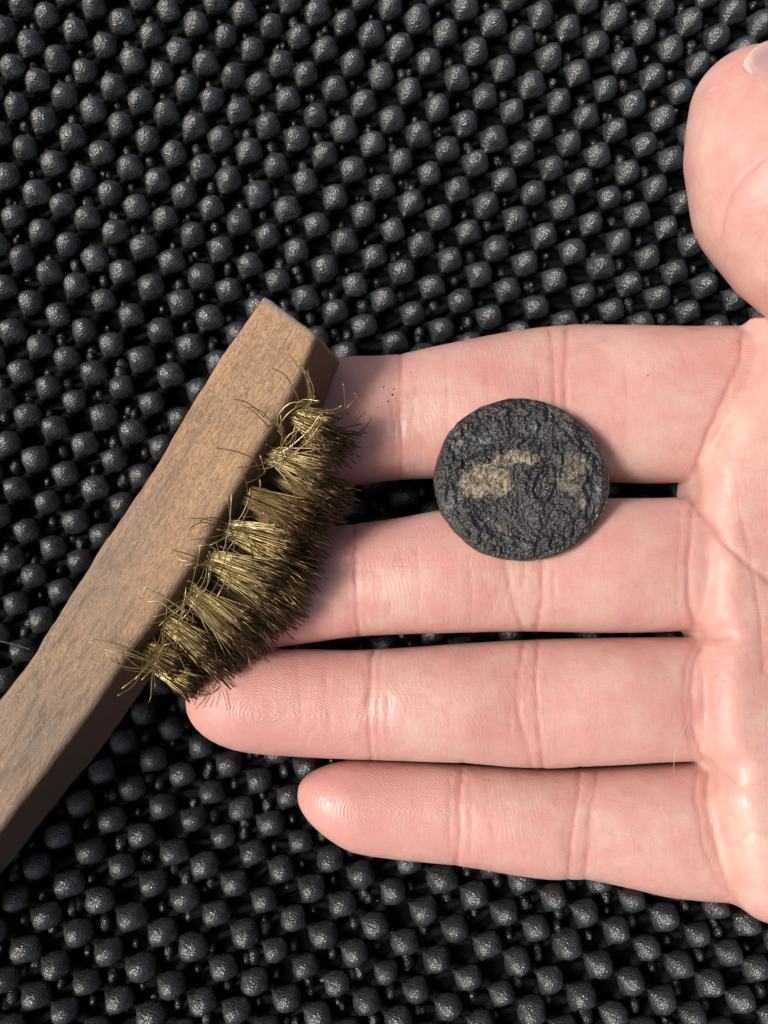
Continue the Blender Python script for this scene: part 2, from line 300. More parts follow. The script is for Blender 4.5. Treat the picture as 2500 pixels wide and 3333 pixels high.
def lattice(ij):
    ij = np.asarray(ij, float).reshape(-1, 2)
    r2 = ((ij[:, None] - LI[None]) ** 2).sum(-1)
    return _tps(r2) @ _sol[:_n] + _sol[_n] + ij @ _sol[_n + 1:]
seen = {(int(a), int(b)): w for a, b, w in zip(LI[:, 0], LI[:, 1], LW)}
XB, YB0, YB1 = 84, -100, 112
cells = np.array([(i, j) for i in range(-40, 60) for j in range(-50, 45)], float)
CP = lattice(cells)
ok = (np.abs(CP[:, 0]) < XB) & (CP[:, 1] > YB0) & (CP[:, 1] < YB1)
cells, CP = cells[ok], CP[ok]
def mat_z(p):
    p = np.asarray(p, float); q = np.concatenate([p, np.zeros((len(p), 1))], 1)
    return .5 * noise(q, .03, 5) + .25 * noise(q, .09, 6)

def knob_mesh(seed, nt_, nr, low=False):
    """one foam knob: pincushion outline pulled into the corners, domed top, straight skirt; unit cell axes = mat axes"""
    r = np.random.default_rng(seed)
    cor = np.array([r.uniform(.05, .2), r.uniform(.30, .60), r.uniform(.15, .40), r.uniform(.0, .15)])  # NE NW SW SE
    cang = np.radians([45, 135, 225, 315]) + r.normal(0, .05, 4)
    th = np.linspace(0, 2 * np.pi, nt_, endpoint=False)
    n_ = 2.7
    base = 1.99 / (np.abs(np.cos(th)) ** n_ + np.abs(np.sin(th)) ** n_) ** (1 / n_)
    base *= 1 + .03 * np.cos(2 * th + r.uniform(0, 6)) + .03 * np.cos(3 * th + r.uniform(0, 6))
    spike = np.zeros(nt_)
    for c_, a_ in zip(cor, cang):
        d = (th - a_ + np.pi) % (2 * np.pi) - np.pi
        spike += .55 * c_ * np.exp(-(d / .115) ** 2)
    V = []; off = r.normal(0, .18, 2); top = 3.0 + r.normal(0, .14)
    rings = [(q, 0) for q in np.sin(np.linspace(0, np.pi / 2, nr + 1)[1:])] + [(.97, 1.0), (.82, 2.4)]
    V.append((off[0], off[1], top))
    for q, dz in rings:
        w_ = q ** 6; R = (1.93 * (1 - w_) + base * w_) * q + base * spike * q ** 20 * (1 if dz < 2 else .3)
        x, y = R * np.cos(th) + off[0] * (1 - q), R * np.sin(th) + off[1] * (1 - q)
        z = top * max(0, 1 - q ** 2.2) ** .52 * np.ones(nt_) - dz
        V += list(zip(x, y, z))
    V = np.array(V)
    if not low:
        d = fbm(V + seed * 31.7, .7, 2, seed) * .16 + noise(V + seed * 11, 3.2, seed + 3) * .07
        nrm = V - np.array([0, 0, -.2]); nrm /= np.linalg.norm(nrm, axis=1)[:, None]
        V = V + nrm * d[:, None]
    F = []
    for k in range(nt_): F.append((0, 1 + k, 1 + (k + 1) % nt_))
    for g in range(len(rings) - 1):
        a, b = 1 + g * nt_, 1 + (g + 1) * nt_
        for k in range(nt_):
            k2 = (k + 1) % nt_
            F.append((a + k, b + k, b + k2, a + k2))
    V[:, 2] -= 2.9
    return V, F
NV = 12
knobs = [knob_mesh(100 + k, 40, 9) for k in range(NV)]
knobs_low = [knob_mesh(100 + k, 16, 5, True) for k in range(4)]
knob_me = [mesh_obj('foam_knob', V, F, M_KNOB, link=False) for V, F in knobs]

mat = empty('anti_slip_mat', (0, 0, 0))
tag(mat, 'black knobbly anti-slip mat with rows of rounded foam knobs, lying under the hand and brush', 'mat')

def axes(ij):
    """local directions of the mat's cell edges at an (i, j)"""
    q = lattice([[ij[0] + .5, ij[1]], [ij[0] - .5, ij[1]], [ij[0], ij[1] + .5], [ij[0], ij[1] - .5]])
    A = q[0] - q[1]; B = q[2] - q[3]
    return (A + B) / 2, (B - A) / 2           # across, up   (knob squares' edge directions)

def project(p):
    d = np.asarray(p) - CAM; zz = d @ _D
    return np.array([(d @ _R) / zz * FPX / K + 829.5, 1106 - (d @ _U) / zz * FPX / K]), zz
def covered(x, y):
    """where the hand, coin and brush hide the mat (rough outline)"""
    if y > 790 and x > 760 and y < 1880 and not (1040 < y < 1075) : 
        if x > 1000 or 800 < y < 1640: return True
    if 1420 < y < 1620 and x > 430: return True
    lx = 563 - (y - 643) * .66
    if 660 < y and lx < x < lx + 190: return True
    return False
cand = []
for (i, j), p in zip(cells.astype(int), CP):
    pp = seen.get((i, j), None)
    if pp is not None: p = .65 * pp + .35 * p
    P3 = np.array([p[0], p[1], mat_z(p[None])[0]])
    (x, y), zz = project(P3)
    inside = -30 < x < 1690 and -30 < y < 2240
    vis = inside and not covered(x, y)
    cand.append((not vis, not inside, zz, i, j, P3))
cand.sort(key=lambda t: (t[0], t[1], t[2]))
restV, restF, nvt = [], [], 0
for rank, (nvis, outside, zz, i, j, P3) in enumerate(cand):
    u, v = axes((i, j))
    h = (i * 7349 + j * 9151) % 9973; r = np.random.default_rng(h)
    su, sv = np.linalg.norm(u) / 3.78, np.linalg.norm(v) / 3.78
    e1, e2 = u / np.linalg.norm(u), v / np.linalg.norm(v)
    sc = r.normal(1, .035)
    Mx = np.array([[e1[0] * su, e2[0] * sv, 0], [e1[1] * su, e2[1] * sv, 0], [0, 0, r.normal(1, .05)]]) * sc
    ang = r.normal(0, .05)
    Rz = np.array([[math.cos(ang), -math.sin(ang), 0], [math.sin(ang), math.cos(ang), 0], [0, 0, 1]])
    Mx = Mx @ Rz
    if rank < 300:
        o = bpy.data.objects.new('foam_knob', knob_me[h % NV]); COL.objects.link(o); o.parent = mat
        from mathutils import Matrix
        T = Matrix([[*Mx[0], P3[0] * MM], [*Mx[1], P3[1] * MM], [*Mx[2], P3[2] * MM], [0, 0, 0, 1]])
        o.matrix_local = T
    else:
        V, F = knobs_low[h % 4] if outside else knobs[h % NV]
        W_ = V @ Mx.T + P3
        restV.append(W_); restF += [tuple(a + nvt for a in f) for f in F]; nvt += len(V)
rest = mesh_obj('foam_knobs_beyond', np.vstack(restV), restF, M_KNOB, mat); tag(rest, kind='stuff')

# scrim: cords of the weave running corner to corner under the knobs, with small drips of foam in the open cells
def tube(path, rad, sides=6):
    path = np.asarray(path, float); n = len(path); rad = np.broadcast_to(rad, (n,))
    t = np.gradient(path, axis=0); t /= np.linalg.norm(t, axis=1)[:, None] + 1e-12
    ref = np.array([0, 0, 1.0]); a = np.cross(t, ref); ln = np.linalg.norm(a, axis=1)
    a[ln < .05] = np.cross(t[ln < .05], np.array([1.0, 0, 0])); a /= np.linalg.norm(a, axis=1)[:, None]
    b = np.cross(t, a)
    th = np.linspace(0, 2 * np.pi, sides, endpoint=False)
    V = path[:, None] + rad[:, None, None] * (np.cos(th)[None, :, None] * a[:, None] + np.sin(th)[None, :, None] * b[:, None])
    V = V.reshape(-1, 3); g = np.arange(n - 1)[:, None] * sides; k = np.arange(sides)[None]; k2 = (k + 1) % sides
    F = np.stack([g + k, g + k2, g + k2 + sides, g + k + sides], -1).reshape(-1, 4)
    return V, F
cv, cf, nn = [], [], 0
def addq(V, F):
    global nn
    cv.append(V); cf.append(F + nn); nn += len(V)
blobV, blobF, bn = [], [], 0
cset = {(int(a), int(b)): p for (a, b), p in zip(cells, CP)}
for (i, j), p in cset.items():
    r = np.random.default_rng((i * 911 + j * 3571) % 99991)
    for d in ((1, 0), (0, 1)):
        q = cset.get((i + d[0], j + d[1]))
        if q is None: continue
        n_ = 7; t = np.linspace(0, 1, n_)[:, None]
        mid = (1 - t) * p + t * q; mid = mid + r.normal(0, .10, (n_, 2))
        z = -2.5 - .3 * np.sin(np.pi * t[:, 0]) + r.normal(0, .06, n_) + mat_z(mid)
        addq(*tube(np.c_[mid, z - 1.1], .95 + r.normal(0, .08, n_)))
    # open cell centre: lies half a step along both diagonals
    c_ = lattice([[i + .5, j + .5]])[0]
    u, v = axes((i, j))
    for q in range(r.integers(1, 4)):
        if r.random() < .35: continue
        off = u * r.normal(-.10, .14) + v * r.normal(.0, .15)
        rad = r.uniform(.5, 1.45); zc = -3.7 + r.uniform(0, 1.0)
        V, F = knobs_low[r.integers(4)]; V = V + .30 * noise(V * 1.0 + i * 7.3 + j * 3.1, .8, 9)[:, None] * V / 2
        V = V * np.array([rad / 2.2, rad / 1.8, rad / 1.9]) + np.array([c_[0] + off[0], c_[1] + off[1], zc + mat_z(c_[None])[0]])
        blobV.append(V); blobF += [tuple(a + bn for a in f) for f in F]; bn += len(V)
    if r.random() < .8:   # a second, lower strand across the open cell
        a = c_ + u * .6 + v * r.uniform(-.3, .3); b = c_ - u * .6 + v * r.uniform(-.3, .3)
        t = np.linspace(0, 1, 6)[:, None]; mid = (1 - t) * a + t * b
        addq(*tube(np.c_[mid, -4.3 + r.normal(0, .1, 6) - .4 * np.sin(np.pi * t[:, 0])], r.uniform(.5, .95)))
cords = mesh_obj('scrim_cords', np.vstack(cv), np.vstack(cf), M_CORD, mat); tag(cords, kind='stuff')
drips = mesh_obj('foam_drips', np.vstack(blobV), blobF, M_DRIP, mat); tag(drips, kind='stuff')

# pale grit lying on the table below, seen through the open cells
gv, gf, gn = [], [], 0
for (x, y) in ((300, 1895), (362, 1915), (332, 2155), (388, 1940), (210, 1930), (195, 1870), (255, 2015), (700, 2120), (465, 2090), (820, 1945), (1010, 1985), (1180, 1980), (640, 1905), (203, 622)):
    p = at(x, y, -4.9); r = np.random.default_rng(int(x * y))
    n_ = 7; th = np.sort(r.uniform(0, 6.28, n_)); R = r.uniform(.35, .95, n_)
    V = [(p[0] + R[k] * math.cos(th[k]), p[1] + .7 * R[k] * math.sin(th[k]), -5.1) for k in range(n_)] + [(p[0] + .8 * R[k] * math.cos(th[k]), p[1] + .55 * R[k] * math.sin(th[k]), -4.7) for k in range(n_)]
    F = [tuple(gn + n_ + k for k in range(n_))] + [(gn + k, gn + (k + 1) % n_, gn + n_ + (k + 1) % n_, gn + n_ + k) for k in range(n_)]
    gv += V; gf += F; gn += 2 * n_
grit = mesh_obj('pale_grit', gv, gf, M_FLECK, smooth_=False); tag(grit, kind='stuff', label='pale flecks of grit under the open cells of the mat', cat='grit')
def scrap(x, y, w, h):
    p = at(x, y, -5.0); r = np.random.default_rng(int(x))
    th = np.linspace(0, 2 * np.pi, 9, endpoint=False)
    o = [(p[0] + w * (1 + r.normal(0, .12)) * math.cos(t), p[1] + h * (1 + r.normal(0, .12)) * math.sin(t)) for t in th]
    V = [(a, b, -5.15) for a, b in o] + [(a, b, -4.85) for a, b in o]
    return mesh_obj('blue_scrap', V, [tuple(range(9, 18))] + [(k, (k + 1) % 9, 9 + (k + 1) % 9, 9 + k) for k in range(9)], M_BLUE, smooth_=False)
tag(scrap(240, 425, 1.9, 2.0), 'larger blue scrap glimpsed through the open cells above the brush', 'scrap')
tag(scrap(252, 490, 1.3, 1.6), 'smaller pale blue scrap glimpsed through the mat just below the larger one', 'scrap')

# ------------------------------------------------------------------ hand
def interp(xs, ys, x):
    """monotone-ish cubic (Catmull-Rom) interpolation through stations, clamped"""
    xs = np.asarray(xs, float); ys = np.asarray(ys, float)
    o = np.argsort(xs); xs, ys = xs[o], ys[o]
    m = np.gradient(ys, xs)
    x = np.clip(x, xs[0], xs[-1]); k = np.clip(np.searchsorted(xs, x) - 1, 0, len(xs) - 2)
    h = xs[k + 1] - xs[k]; t = (x - xs[k]) / h
    return (ys[k] * (2 * t ** 3 - 3 * t ** 2 + 1) + h * m[k] * (t ** 3 - 2 * t ** 2 + t) + ys[k + 1] * (-2 * t ** 3 + 3 * t ** 2) + h * m[k + 1] * (t ** 3 - t ** 2))
# stations: x, upper edge, lower edge; (1659-wide frame of the photograph), height of axis, half thickness
FING = {
 'index': dict(tip=500, cap=150, st=[(500, 800, 1020), (600, 790, 1035), (745, 777, 1047), (865, 771, 1034), (960, 753, 1030), (1060, 733, 1032), (1160, 716, 1035), (1220, 710, 1037), (1300, 711, 1038), (1380, 713, 1041), (1450, 715, 1040), (1520, 714, 1036), (1640, 712, 1030)],
               z=[(500, 6.0), (865, 7.4), (1220, 8.2), (1640, 8.0)], h=[(500, 6.4), (865, 7.3), (1000, 8.2), (1220, 8.0), (1380, 9.0), (1560, 8.6), (1640, 8)]),
 'middle': dict(tip=392, cap=150, st=[(392, 1185, 1418), (500, 1163, 1408), (590, 1152, 1400), (660, 1143, 1390), (765, 1133, 1376), (870, 1119, 1370), (950, 1105, 1368), (1130, 1090, 1364), (1310, 1080, 1367), (1400, 1078, 1366), (1500, 1076, 1362), (1640, 1080, 1360)],
               z=[(392, 6.4), (765, 7.6), (1130, 8.4), (1640, 8.0)], h=[(392, 6.6), (765, 7.2), (930, 8.2), (1130, 8.0), (1330, 9.0), (1520, 8.2), (1640, 8)]),
 'ring': dict(tip=405, cap=142, st=[(405, 1420, 1600), (470, 1409, 1612), (540, 1405, 1624), (640, 1402, 1633), (760, 1404, 1639), (900, 1397, 1643), (1000, 1390, 1646), (1100, 1384, 1655), (1170, 1381, 1658), (1250, 1379, 1654), (1350, 1377, 1648), (1450, 1376, 1643), (1520, 1376, 1642), (1640, 1376, 1642)],
               z=[(405, 6.6), (805, 7.4), (1150, 8.0), (1640, 7.4)], h=[(405, 6.6), (805, 7.2), (960, 8.0), (1150, 7.6), (1320, 8.6), (1500, 8.0), (1640, 7.6)]),
 'pinky': dict(tip=643, cap=140, st=[(643, 1645, 1785), (690, 1644, 1808), (760, 1642, 1838), (850, 1645, 1853), (970, 1651, 1865), (1100, 1659, 1884), (1170, 1662, 1893), (1260, 1661, 1896), (1340, 1657, 1912), (1430, 1652, 1932), (1520, 1649, 1942), (1640, 1650, 1950)],
               z=[(643, 5.8), (1000, 6.6), (1250, 7.2), (1640, 7.0)], h=[(643, 5.6), (1000, 6.4), (1120, 7.0), (1250, 6.8), (1400, 7.6), (1540, 7.4), (1640, 7)]),
}
for f in FING.values():
    xs = np.array([s[0] for s in f['st']], float)
    zc = interp(*zip(*f['z']), xs); hh = interp(*zip(*f['h']), xs)
    a = at(xs, np.array([s[1] for s in f['st']], float), zc); b = at(xs, np.array([s[2] for s in f['st']], float), zc)
    f['X'] = (a[:, 0] + b[:, 0]) / 2; f['C'] = (a[:, 1] + b[:, 1]) / 2; f['W'] = (a[:, 1] - b[:, 1]) / 2
    f['Z'] = zc; f['H'] = hh
    f['x0'] = f['X'][0]; f['L'] = f['cap'] / px_per_mm([0, 0, 12]); f['x1'] = f['X'][-1]
def finger_f(f, P):
    x, y, z = P[..., 0], P[..., 1], P[..., 2]
    c = interp(f['X'], f['C'], x); w = interp(f['X'], f['W'], x); zc = interp(f['X'], f['Z'], x); h = interp(f['X'], f['H'], x)
    dx = np.maximum(f['x0'] + f['L'] - x, 0) / f['L']
    dx2 = np.maximum(x - f['x1'], 0) / 4.0
    dy = np.abs(y - c) / w; dz = np.abs(z - zc) / h
    n = 2.35
    g = (dy ** n + dz ** n + dx ** n + dx2 ** n) ** (1 / n)
    return (g - 1) * np.minimum(w, h) * .95
PALM = [(1603, 704), (1603, 740), (1598, 785), (1560, 868), (1529, 930), (1506, 1000), (1500, 1045), (1498, 1078), (1489, 1150), (1486, 1230), (1489, 1300), (1501, 1350), (1517, 1374), (1504, 1394), (1494, 1430), (1490, 1500), (1493, 1570), (1508, 1622), (1531, 1655), (1524, 1700), (1526, 1740), (1536, 1790), (1549, 1860), (1572, 1930), (1610, 1968), (1659, 1988), (1760, 2040), (1900, 2060), (2080, 2030), (2300, 1950), (2650, 1900), (2650, 1180), (2300, 1130), (2150, 1000), (2060, 860), (1980, 760), (1850, 700), (1720, 706)]
_p = at(*np.array(PALM, float).T, 11.0)[:, :2]
PALM_XY = []
for k in range(len(_p)):     # round the outline a little (Catmull-Rom)
    p0, p1, p2, p3 = _p[k - 1], _p[k], _p[(k + 1) % len(_p)], _p[(k + 2) % len(_p)]
    for t in (0, .25, .5, .75):
        PALM_XY.append(.5 * ((2 * p1) + (-p0 + p2) * t + (2 * p0 - 5 * p1 + 4 * p2 - p3) * t * t + (-p0 + 3 * p1 - 3 * p2 + p3) * t ** 3))
PALM_XY = np.array(PALM_XY)
def poly_dist(poly, X, Y):
    """signed distance in plan to a closed outline (negative inside)"""
    d2 = np.full(X.shape, 1e9, np.float32); ins = np.zeros(X.shape, bool)
    A = poly; B = np.roll(poly, -1, 0)
    for a, b in zip(A, B):
        ex, ey = b - a; wx, wy = X - a[0], Y - a[1]
        t = np.clip((wx * ex + wy * ey) / (ex * ex + ey * ey + 1e-12), 0, 1)
        d2 = np.minimum(d2, (wx - ex * t) ** 2 + (wy - ey * t) ** 2)
        if a[1] != b[1]:
            c = ((a[1] > Y) != (b[1] > Y)) & (X < (b[0] - a[0]) * (Y - a[1]) / (b[1] - a[1]) + a[0])
            ins ^= c
    d = np.sqrt(d2); return np.where(ins, -d, d)
def g2(X, Y, px, py, s, sy=None):
    c = at(px, py, 17.0); return np.exp(-((X - c[0]) / s) ** 2 - ((Y - c[1]) / (sy or s)) ** 2)
def palm_top(X, Y):
    t = 17.2 + 1.2 * g2(X, Y, 1640, 900, 9, 9) + .9 * g2(X, Y, 1575, 1230, 6, 7) + 1.1 * g2(X, Y, 1590, 1490, 7, 8) + .8 * g2(X, Y, 1640, 1780, 9, 9)
    t = t - 1.4 * g2(X, Y, 1850, 1400, 15, 20) + 6.0 * g2(X, Y, 2000, 1000, 17, 15) + 3.0 * g2(X, Y, 2050, 1750, 22, 15)
    t = t - 1.2 * smooth(1900, 2500, 0 * X)
    return t
THUMB = [(1628, 243, 23.5, 134), (1640, 285, 23.8, 152), (1656, 335, 24, 171), (1690, 425, 24, 190), (1743, 495, 23.5, 188), (1804, 556, 23, 180), (1870, 632, 22, 176), (1930, 735, 19, 190), (1995, 860, 16, 208), (2060, 1000, 13.5, 228)]
TS = []
for k in range(len(THUMB) - 1):
    for t in np.linspace(0, 1, 7, endpoint=False):
        a = np.array(THUMB[k]); b = np.array(THUMB[k + 1]); q = a + (b - a) * t
        p = at(q[0], q[1], q[2]); TS.append((*p, q[3] / px_per_mm(p)))
def thumb_f(P):
    d = np.full(P.shape[:-1], 1e9)
    for x, y, z, r in TS:
        zz = (P[..., 2] - z) * 1.08
        d = np.minimum(d, np.sqrt((P[..., 0] - x) ** 2 + (P[..., 1] - y) ** 2 + zz ** 2) - r)
    return d
def smin(a, b, k):
    h = np.clip(.5 + .5 * (b - a) / k, 0, 1); return b + (a - b) * h - k * h * (1 - h)

H_ = 0.34
gx = np.arange(-32, 106, H_); gy = np.arange(-62, 72, H_); gz = np.arange(-1.5, 37, H_)
nx, ny, nz = len(gx), len(gy), len(gz)
X2, Y2 = np.meshgrid(gx, gy, indexing='ij')
pd = poly_dist(PALM_XY, X2, Y2)
pt = palm_top(X2, Y2)
F3 = np.full((nx, ny, nz), 5.0, np.float32)
def block(lo, hi):
    return tuple(slice(max(0, int((l - g[0]) / H_)), min(len(g), int((h - g[0]) / H_) + 2)) for g, l, h in zip((gx, gy, gz), lo, hi))
def pts_of(sl):
    A, B, C_ = np.meshgrid(gx[sl[0]], gy[sl[1]], gz[sl[2]], indexing='ij'); return np.stack([A, B, C_], -1)
# palm: rounded slab whose top follows the pads
sl = block((27, -62, -2), (106, 72, 37))
zz = gz[sl[2]][None, None, :]
top = pt[sl[0], sl[1]][..., None]; bot = 0.2; zc = (top + bot) / 2; hz = (top - bot) / 2
rr = 4.2
q1 = pd[sl[0], sl[1]][..., None] + rr; q2 = np.abs(zz - zc) - hz + rr
PF = np.sqrt(np.maximum(q1, 0) ** 2 + np.maximum(q2, 0) ** 2) + np.minimum(np.maximum(q1, q2), 0) - rr
PF = PF.astype(np.float32)
TF = np.full(PF.shape, 20.0, np.float32)
st_ = block((32, -10, 0), (106, 72, 37))
off = [st_[k].start - sl[k].start for k in range(3)]
tf = thumb_f(pts_of(st_)).astype(np.float32)
TF[off[0]:off[0] + tf.shape[0], off[1]:off[1] + tf.shape[1], off[2]:off[2] + tf.shape[2]] = tf
PF = smin(PF, TF, .8)
F3[sl] = PF
for f in FING.values():
    lo = (f['X'].min() - 1.5, (f['C'] - f['W']).min() - 1.5, -2); hi = (f['x1'] + 5, (f['C'] + f['W']).max() + 1.5, 20)
    b = block(lo, hi); ff = finger_f(f, pts_of(b)).astype(np.float32)
    cur = F3[b]; inpalm = gx[b[0]][:, None, None] > at(1499, 1400, 14)[0]
    F3[b] = np.where(inpalm, smin(cur, ff, .5), np.minimum(cur, ff))

def surface_nets(F, g0, h):
    s = F < 0
    nx, ny, nz = F.shape
    c = sum(s[i:nx - 1 + i, j:ny - 1 + j, k:nz - 1 + k].astype(np.int8) for i in (0, 1) for j in (0, 1) for k in (0, 1))
    I, J, K_ = np.nonzero((c > 0) & (c < 8))
    vid = np.full((nx - 1, ny - 1, nz - 1), -1, np.int32); vid[I, J, K_] = np.arange(len(I))
    acc = np.zeros((len(I), 3)); cnt = np.zeros(len(I))
    cs = [(i, j, k) for i in (0, 1) for j in (0, 1) for k in (0, 1)]
    for a in range(8):
        for b in range(a + 1, 8):
            ca, cb = cs[a], cs[b]
            if sum(abs(x - y) for x, y in zip(ca, cb)) != 1: continue
            fa = F[I + ca[0], J + ca[1], K_ + ca[2]]; fb = F[I + cb[0], J + cb[1], K_ + cb[2]]
            m = (fa < 0) != (fb < 0); t = fa[m] / (fa[m] - fb[m])
            acc[m] += np.array(ca) + (np.array(cb) - np.array(ca)) * t[:, None]; cnt[m] += 1
    V = (np.stack([I, J, K_], 1) + acc / cnt[:, None]) * h + np.array(g0)
    Q = []
    for ax in range(3):
        sa = np.moveaxis(s, ax, 0); va = np.moveaxis(vid, ax, 0)
        A = sa[:-1]; B = sa[1:]
        m = (A != B)[:, 1:-1, 1:-1]
        i, j, k = np.nonzero(m); j += 1; k += 1
        v = [va[i, j - 1, k - 1], va[i, j, k - 1], va[i, j, k], va[i, j - 1, k]]
        q = np.stack(v, 1); flip = ~A[i, j, k]
        if ax == 1: flip = ~flip
        q[flip] = q[flip][:, ::-1]
        Q.append(q)
    Q = np.vstack(Q); Q = Q[(Q >= 0).all(1)]
    return V, Q
HV, HQ = surface_nets(F3, (gx[0], gy[0], gz[0]), H_)
del F3, PF, TF
def smooth_mesh(V, Q, n, lam=.5):
    E = np.vstack([Q[:, [0, 1]], Q[:, [1, 2]], Q[:, [2, 3]], Q[:, [3, 0]]]); E = np.vstack([E, E[:, ::-1]])
    deg = np.bincount(E[:, 0], minlength=len(V))[:, None].clip(1)
    for k in range(n):
        for l_ in (lam, -lam * .96):
            S_ = np.stack([np.bincount(E[:, 0], V[E[:, 1], c], len(V)) for c in range(3)], 1) / deg
            V = V + l_ * (S_ - V)
    return V
HV = smooth_mesh(HV, HQ, 5)
def normals(V, Q):
    n = np.cross(V[Q[:, 2]] - V[Q[:, 0]], V[Q[:, 3]] - V[Q[:, 1]])
    N = np.stack([sum(np.bincount(Q[:, k], n[:, c], len(V)) for k in range(4)) for c in range(3)], 1)
    return N / (np.linalg.norm(N, axis=1)[:, None] + 1e-12)
HN = normals(HV, HQ)
if (HN[:, 2] * (HV[:, 2] - 8)).mean() < 0: HQ = HQ[:, ::-1].copy(); HN = -HN

# frame coordinates of each skin vertex as if seen at its own height -> used to place creases where the photograph shows them
d_ = HV - CAM; zq = d_ @ _D
UX = (d_ @ _R) / zq * FPX / K + 829.5; UY = 1106 - (d_ @ _U) / zq * FPX / K
upf = smooth(-.1, .35, HN[:, 2])
disp = np.zeros(len(HV)); crease = np.zeros(len(HV))
wob = noise(HV, .30, 3) * 3.2 + noise(HV, 1.1, 4) * 2.0
CREASES = [
 (.55, 7, .9, [(1604, 712), (1598, 785), (1562, 868), (1530, 930), (1507, 1000), (1500, 1045)]), (.5, 7, .8, [(1497, 1085), (1488, 1180), (1487, 1290), (1503, 1364)]),
 (.6, 7, .9, [(1510, 1390), (1496, 1450), (1494, 1560), (1510, 1625), (1530, 1655)]), (.6, 7, .9, [(1527, 1662), (1525, 1740), (1545, 1830), (1576, 1935)]),
 # depth mm, half-width (frame units), red, points
 (.42, 6, 1, [(865, 765), (862, 860), (868, 950), (865, 1040)]), (.16, 4, .4, [(848, 790), (846, 870), (852, 960), (850, 1030)]),
 (.40, 7, 1, [(1222, 706), (1221, 800), (1226, 900), (1230, 960)]), (.28, 6, .8, [(1186, 712), (1196, 790), (1200, 870), (1196, 930)]),
 (.18, 4, .4, [(1160, 790), (1164, 830), (1166, 900)]), (.12, 4, .3, [(1050, 770), (1054, 850), (1050, 950)]), (.10, 4, .3, [(960, 765), (965, 850), (962, 950)]),
 (.10, 4, .2, [(1350, 780), (1356, 900), (1352, 1000)]), (.10, 4, .2, [(1410, 740), (1420, 860)]), (.10, 4, .2, [(1465, 740), (1490, 830)]),
 (.42, 6, 1, [(765, 1130), (768, 1250), (776, 1385)]), (.14, 4, .4, [(748, 1150), (750, 1250), (758, 1370)]),
 (.36, 7, .9, [(1090, 1100), (1094, 1250), (1110, 1310), (1132, 1372)]), (.36, 7, .9, [(1170, 1100), (1172, 1280), (1156, 1372)]),
 (.12, 4, .3, [(1010, 1200), (1020, 1290), (1015, 1350)]), (.10, 4, .3, [(900, 1150), (905, 1260), (900, 1350)]), (.18, 5, .5, [(1468, 1100), (1462, 1200), (1460, 1300), (1470, 1350)]),
 (.40, 6, 1, [(806, 1396), (800, 1470), (796, 1540), (801, 1645)]), (.22, 5, .5, [(823, 1420), (818, 1480), (816, 1560), (820, 1640)]),
 (.34, 6, .9, [(1132, 1385), (1120, 1450), (1119, 1540), (1140, 1620), (1150, 1662)]), (.34, 6, .9, [(1164, 1385), (1156, 1460), (1163, 1550), (1172, 1662)]),
 (.30, 7, .8, [(1496, 1392), (1482, 1440), (1476, 1500), (1484, 1580), (1496, 1640)]), (.20, 5, .5, [(1510, 1395), (1500, 1440), (1492, 1500)]),
 (.10, 4, .2, [(640, 1430), (648, 1520), (645, 1600)]), (.10, 4, .2, [(700, 1440), (708, 1520), (704, 1600)]),
 (.38, 6, 1, [(1001, 1650), (993, 1720), (996, 1800), (984, 1872)]), (.16, 4, .4, [(975, 1670), (972, 1740), (975, 1850)]),
 (.34, 6, .9, [(1252, 1660), (1245, 1730), (1234, 1800), (1226, 1900)]), (.34, 6, .9, [(1292, 1660), (1276, 1740), (1273, 1800), (1262, 1903)]),
 (.26, 6, .7, [(1505, 1665), (1500, 1730), (1515, 1820), (1550, 1910)]), (.20, 5, .5, [(1522, 1740), (1530, 1820), (1560, 1915)]),
 (.9, 9, 1, [(1497, 1080), (1530, 1125), (1565, 1172), (1625, 1228), (1700, 1285), (1800, 1330)]),
 (.45, 7, .7, [(1520, 1374), (1545, 1380), (1580, 1378)]), (.30, 6, .6, [(1602, 1120), (1625, 1230), (1640, 1330), (1650, 1450)]),
 (.35, 7, .7, [(1535, 1658), (1560, 1665), (1590, 1690)]), (.20, 5, .3, [(1600, 1700), (1640, 1690), (1700, 1650)]), (.15, 4, .3, [(1570, 1830), (1620, 1800), (1680, 1790)]),
 (.40, 7, .6, [(1720, 300), (1659, 338), (1612, 375), (1578, 420), (1562, 480), (1556, 540)]), (.14, 4, .2, [(1600, 400), (1620, 370), (1640, 350)]),
 (.10, 4, .2, [(1560, 200), (1548, 260), (1540, 330)]), (.12, 4, .2, [(1530, 480), (1545, 520), (1580, 570)]),
]
_rc = np.random.default_rng(12)
for cx_, y0_, y1_ in ((865, 775, 1030), (1205, 715, 1035), (768, 1140, 1370), (1130, 1095, 1360), (802, 1405, 1635), (1143, 1388, 1650), (997, 1655, 1862), (1262, 1665, 1890)):
    for q in range(11):     # short fine wrinkles either side of each joint
        xx = cx_ + _rc.normal(0, 42); a_ = _rc.uniform(y0_ + 15, y1_ - 40); b_ = min(y1_ - 5, a_ + _rc.uniform(30, 130)); tl_ = _rc.normal(0, 7)
        CREASES.append((_rc.uniform(.05, .13), _rc.uniform(3, 4.2), .25, [(xx, a_), (xx + tl_ + _rc.normal(0, 3), (a_ + b_) / 2), (xx + 1.6 * tl_, b_)]))
for q in range(16):         # and across the pads of the palm
    xx, yy = _rc.uniform(1530, 1680), _rc.uniform(760, 1930); an_ = _rc.uniform(-.8, 2.2); l_ = _rc.uniform(25, 90)
    CREASES.append((_rc.uniform(.05, .12), 3.6, .2, [(xx, yy), (xx + l_ * math.cos(an_), yy + l_ * math.sin(an_))]))
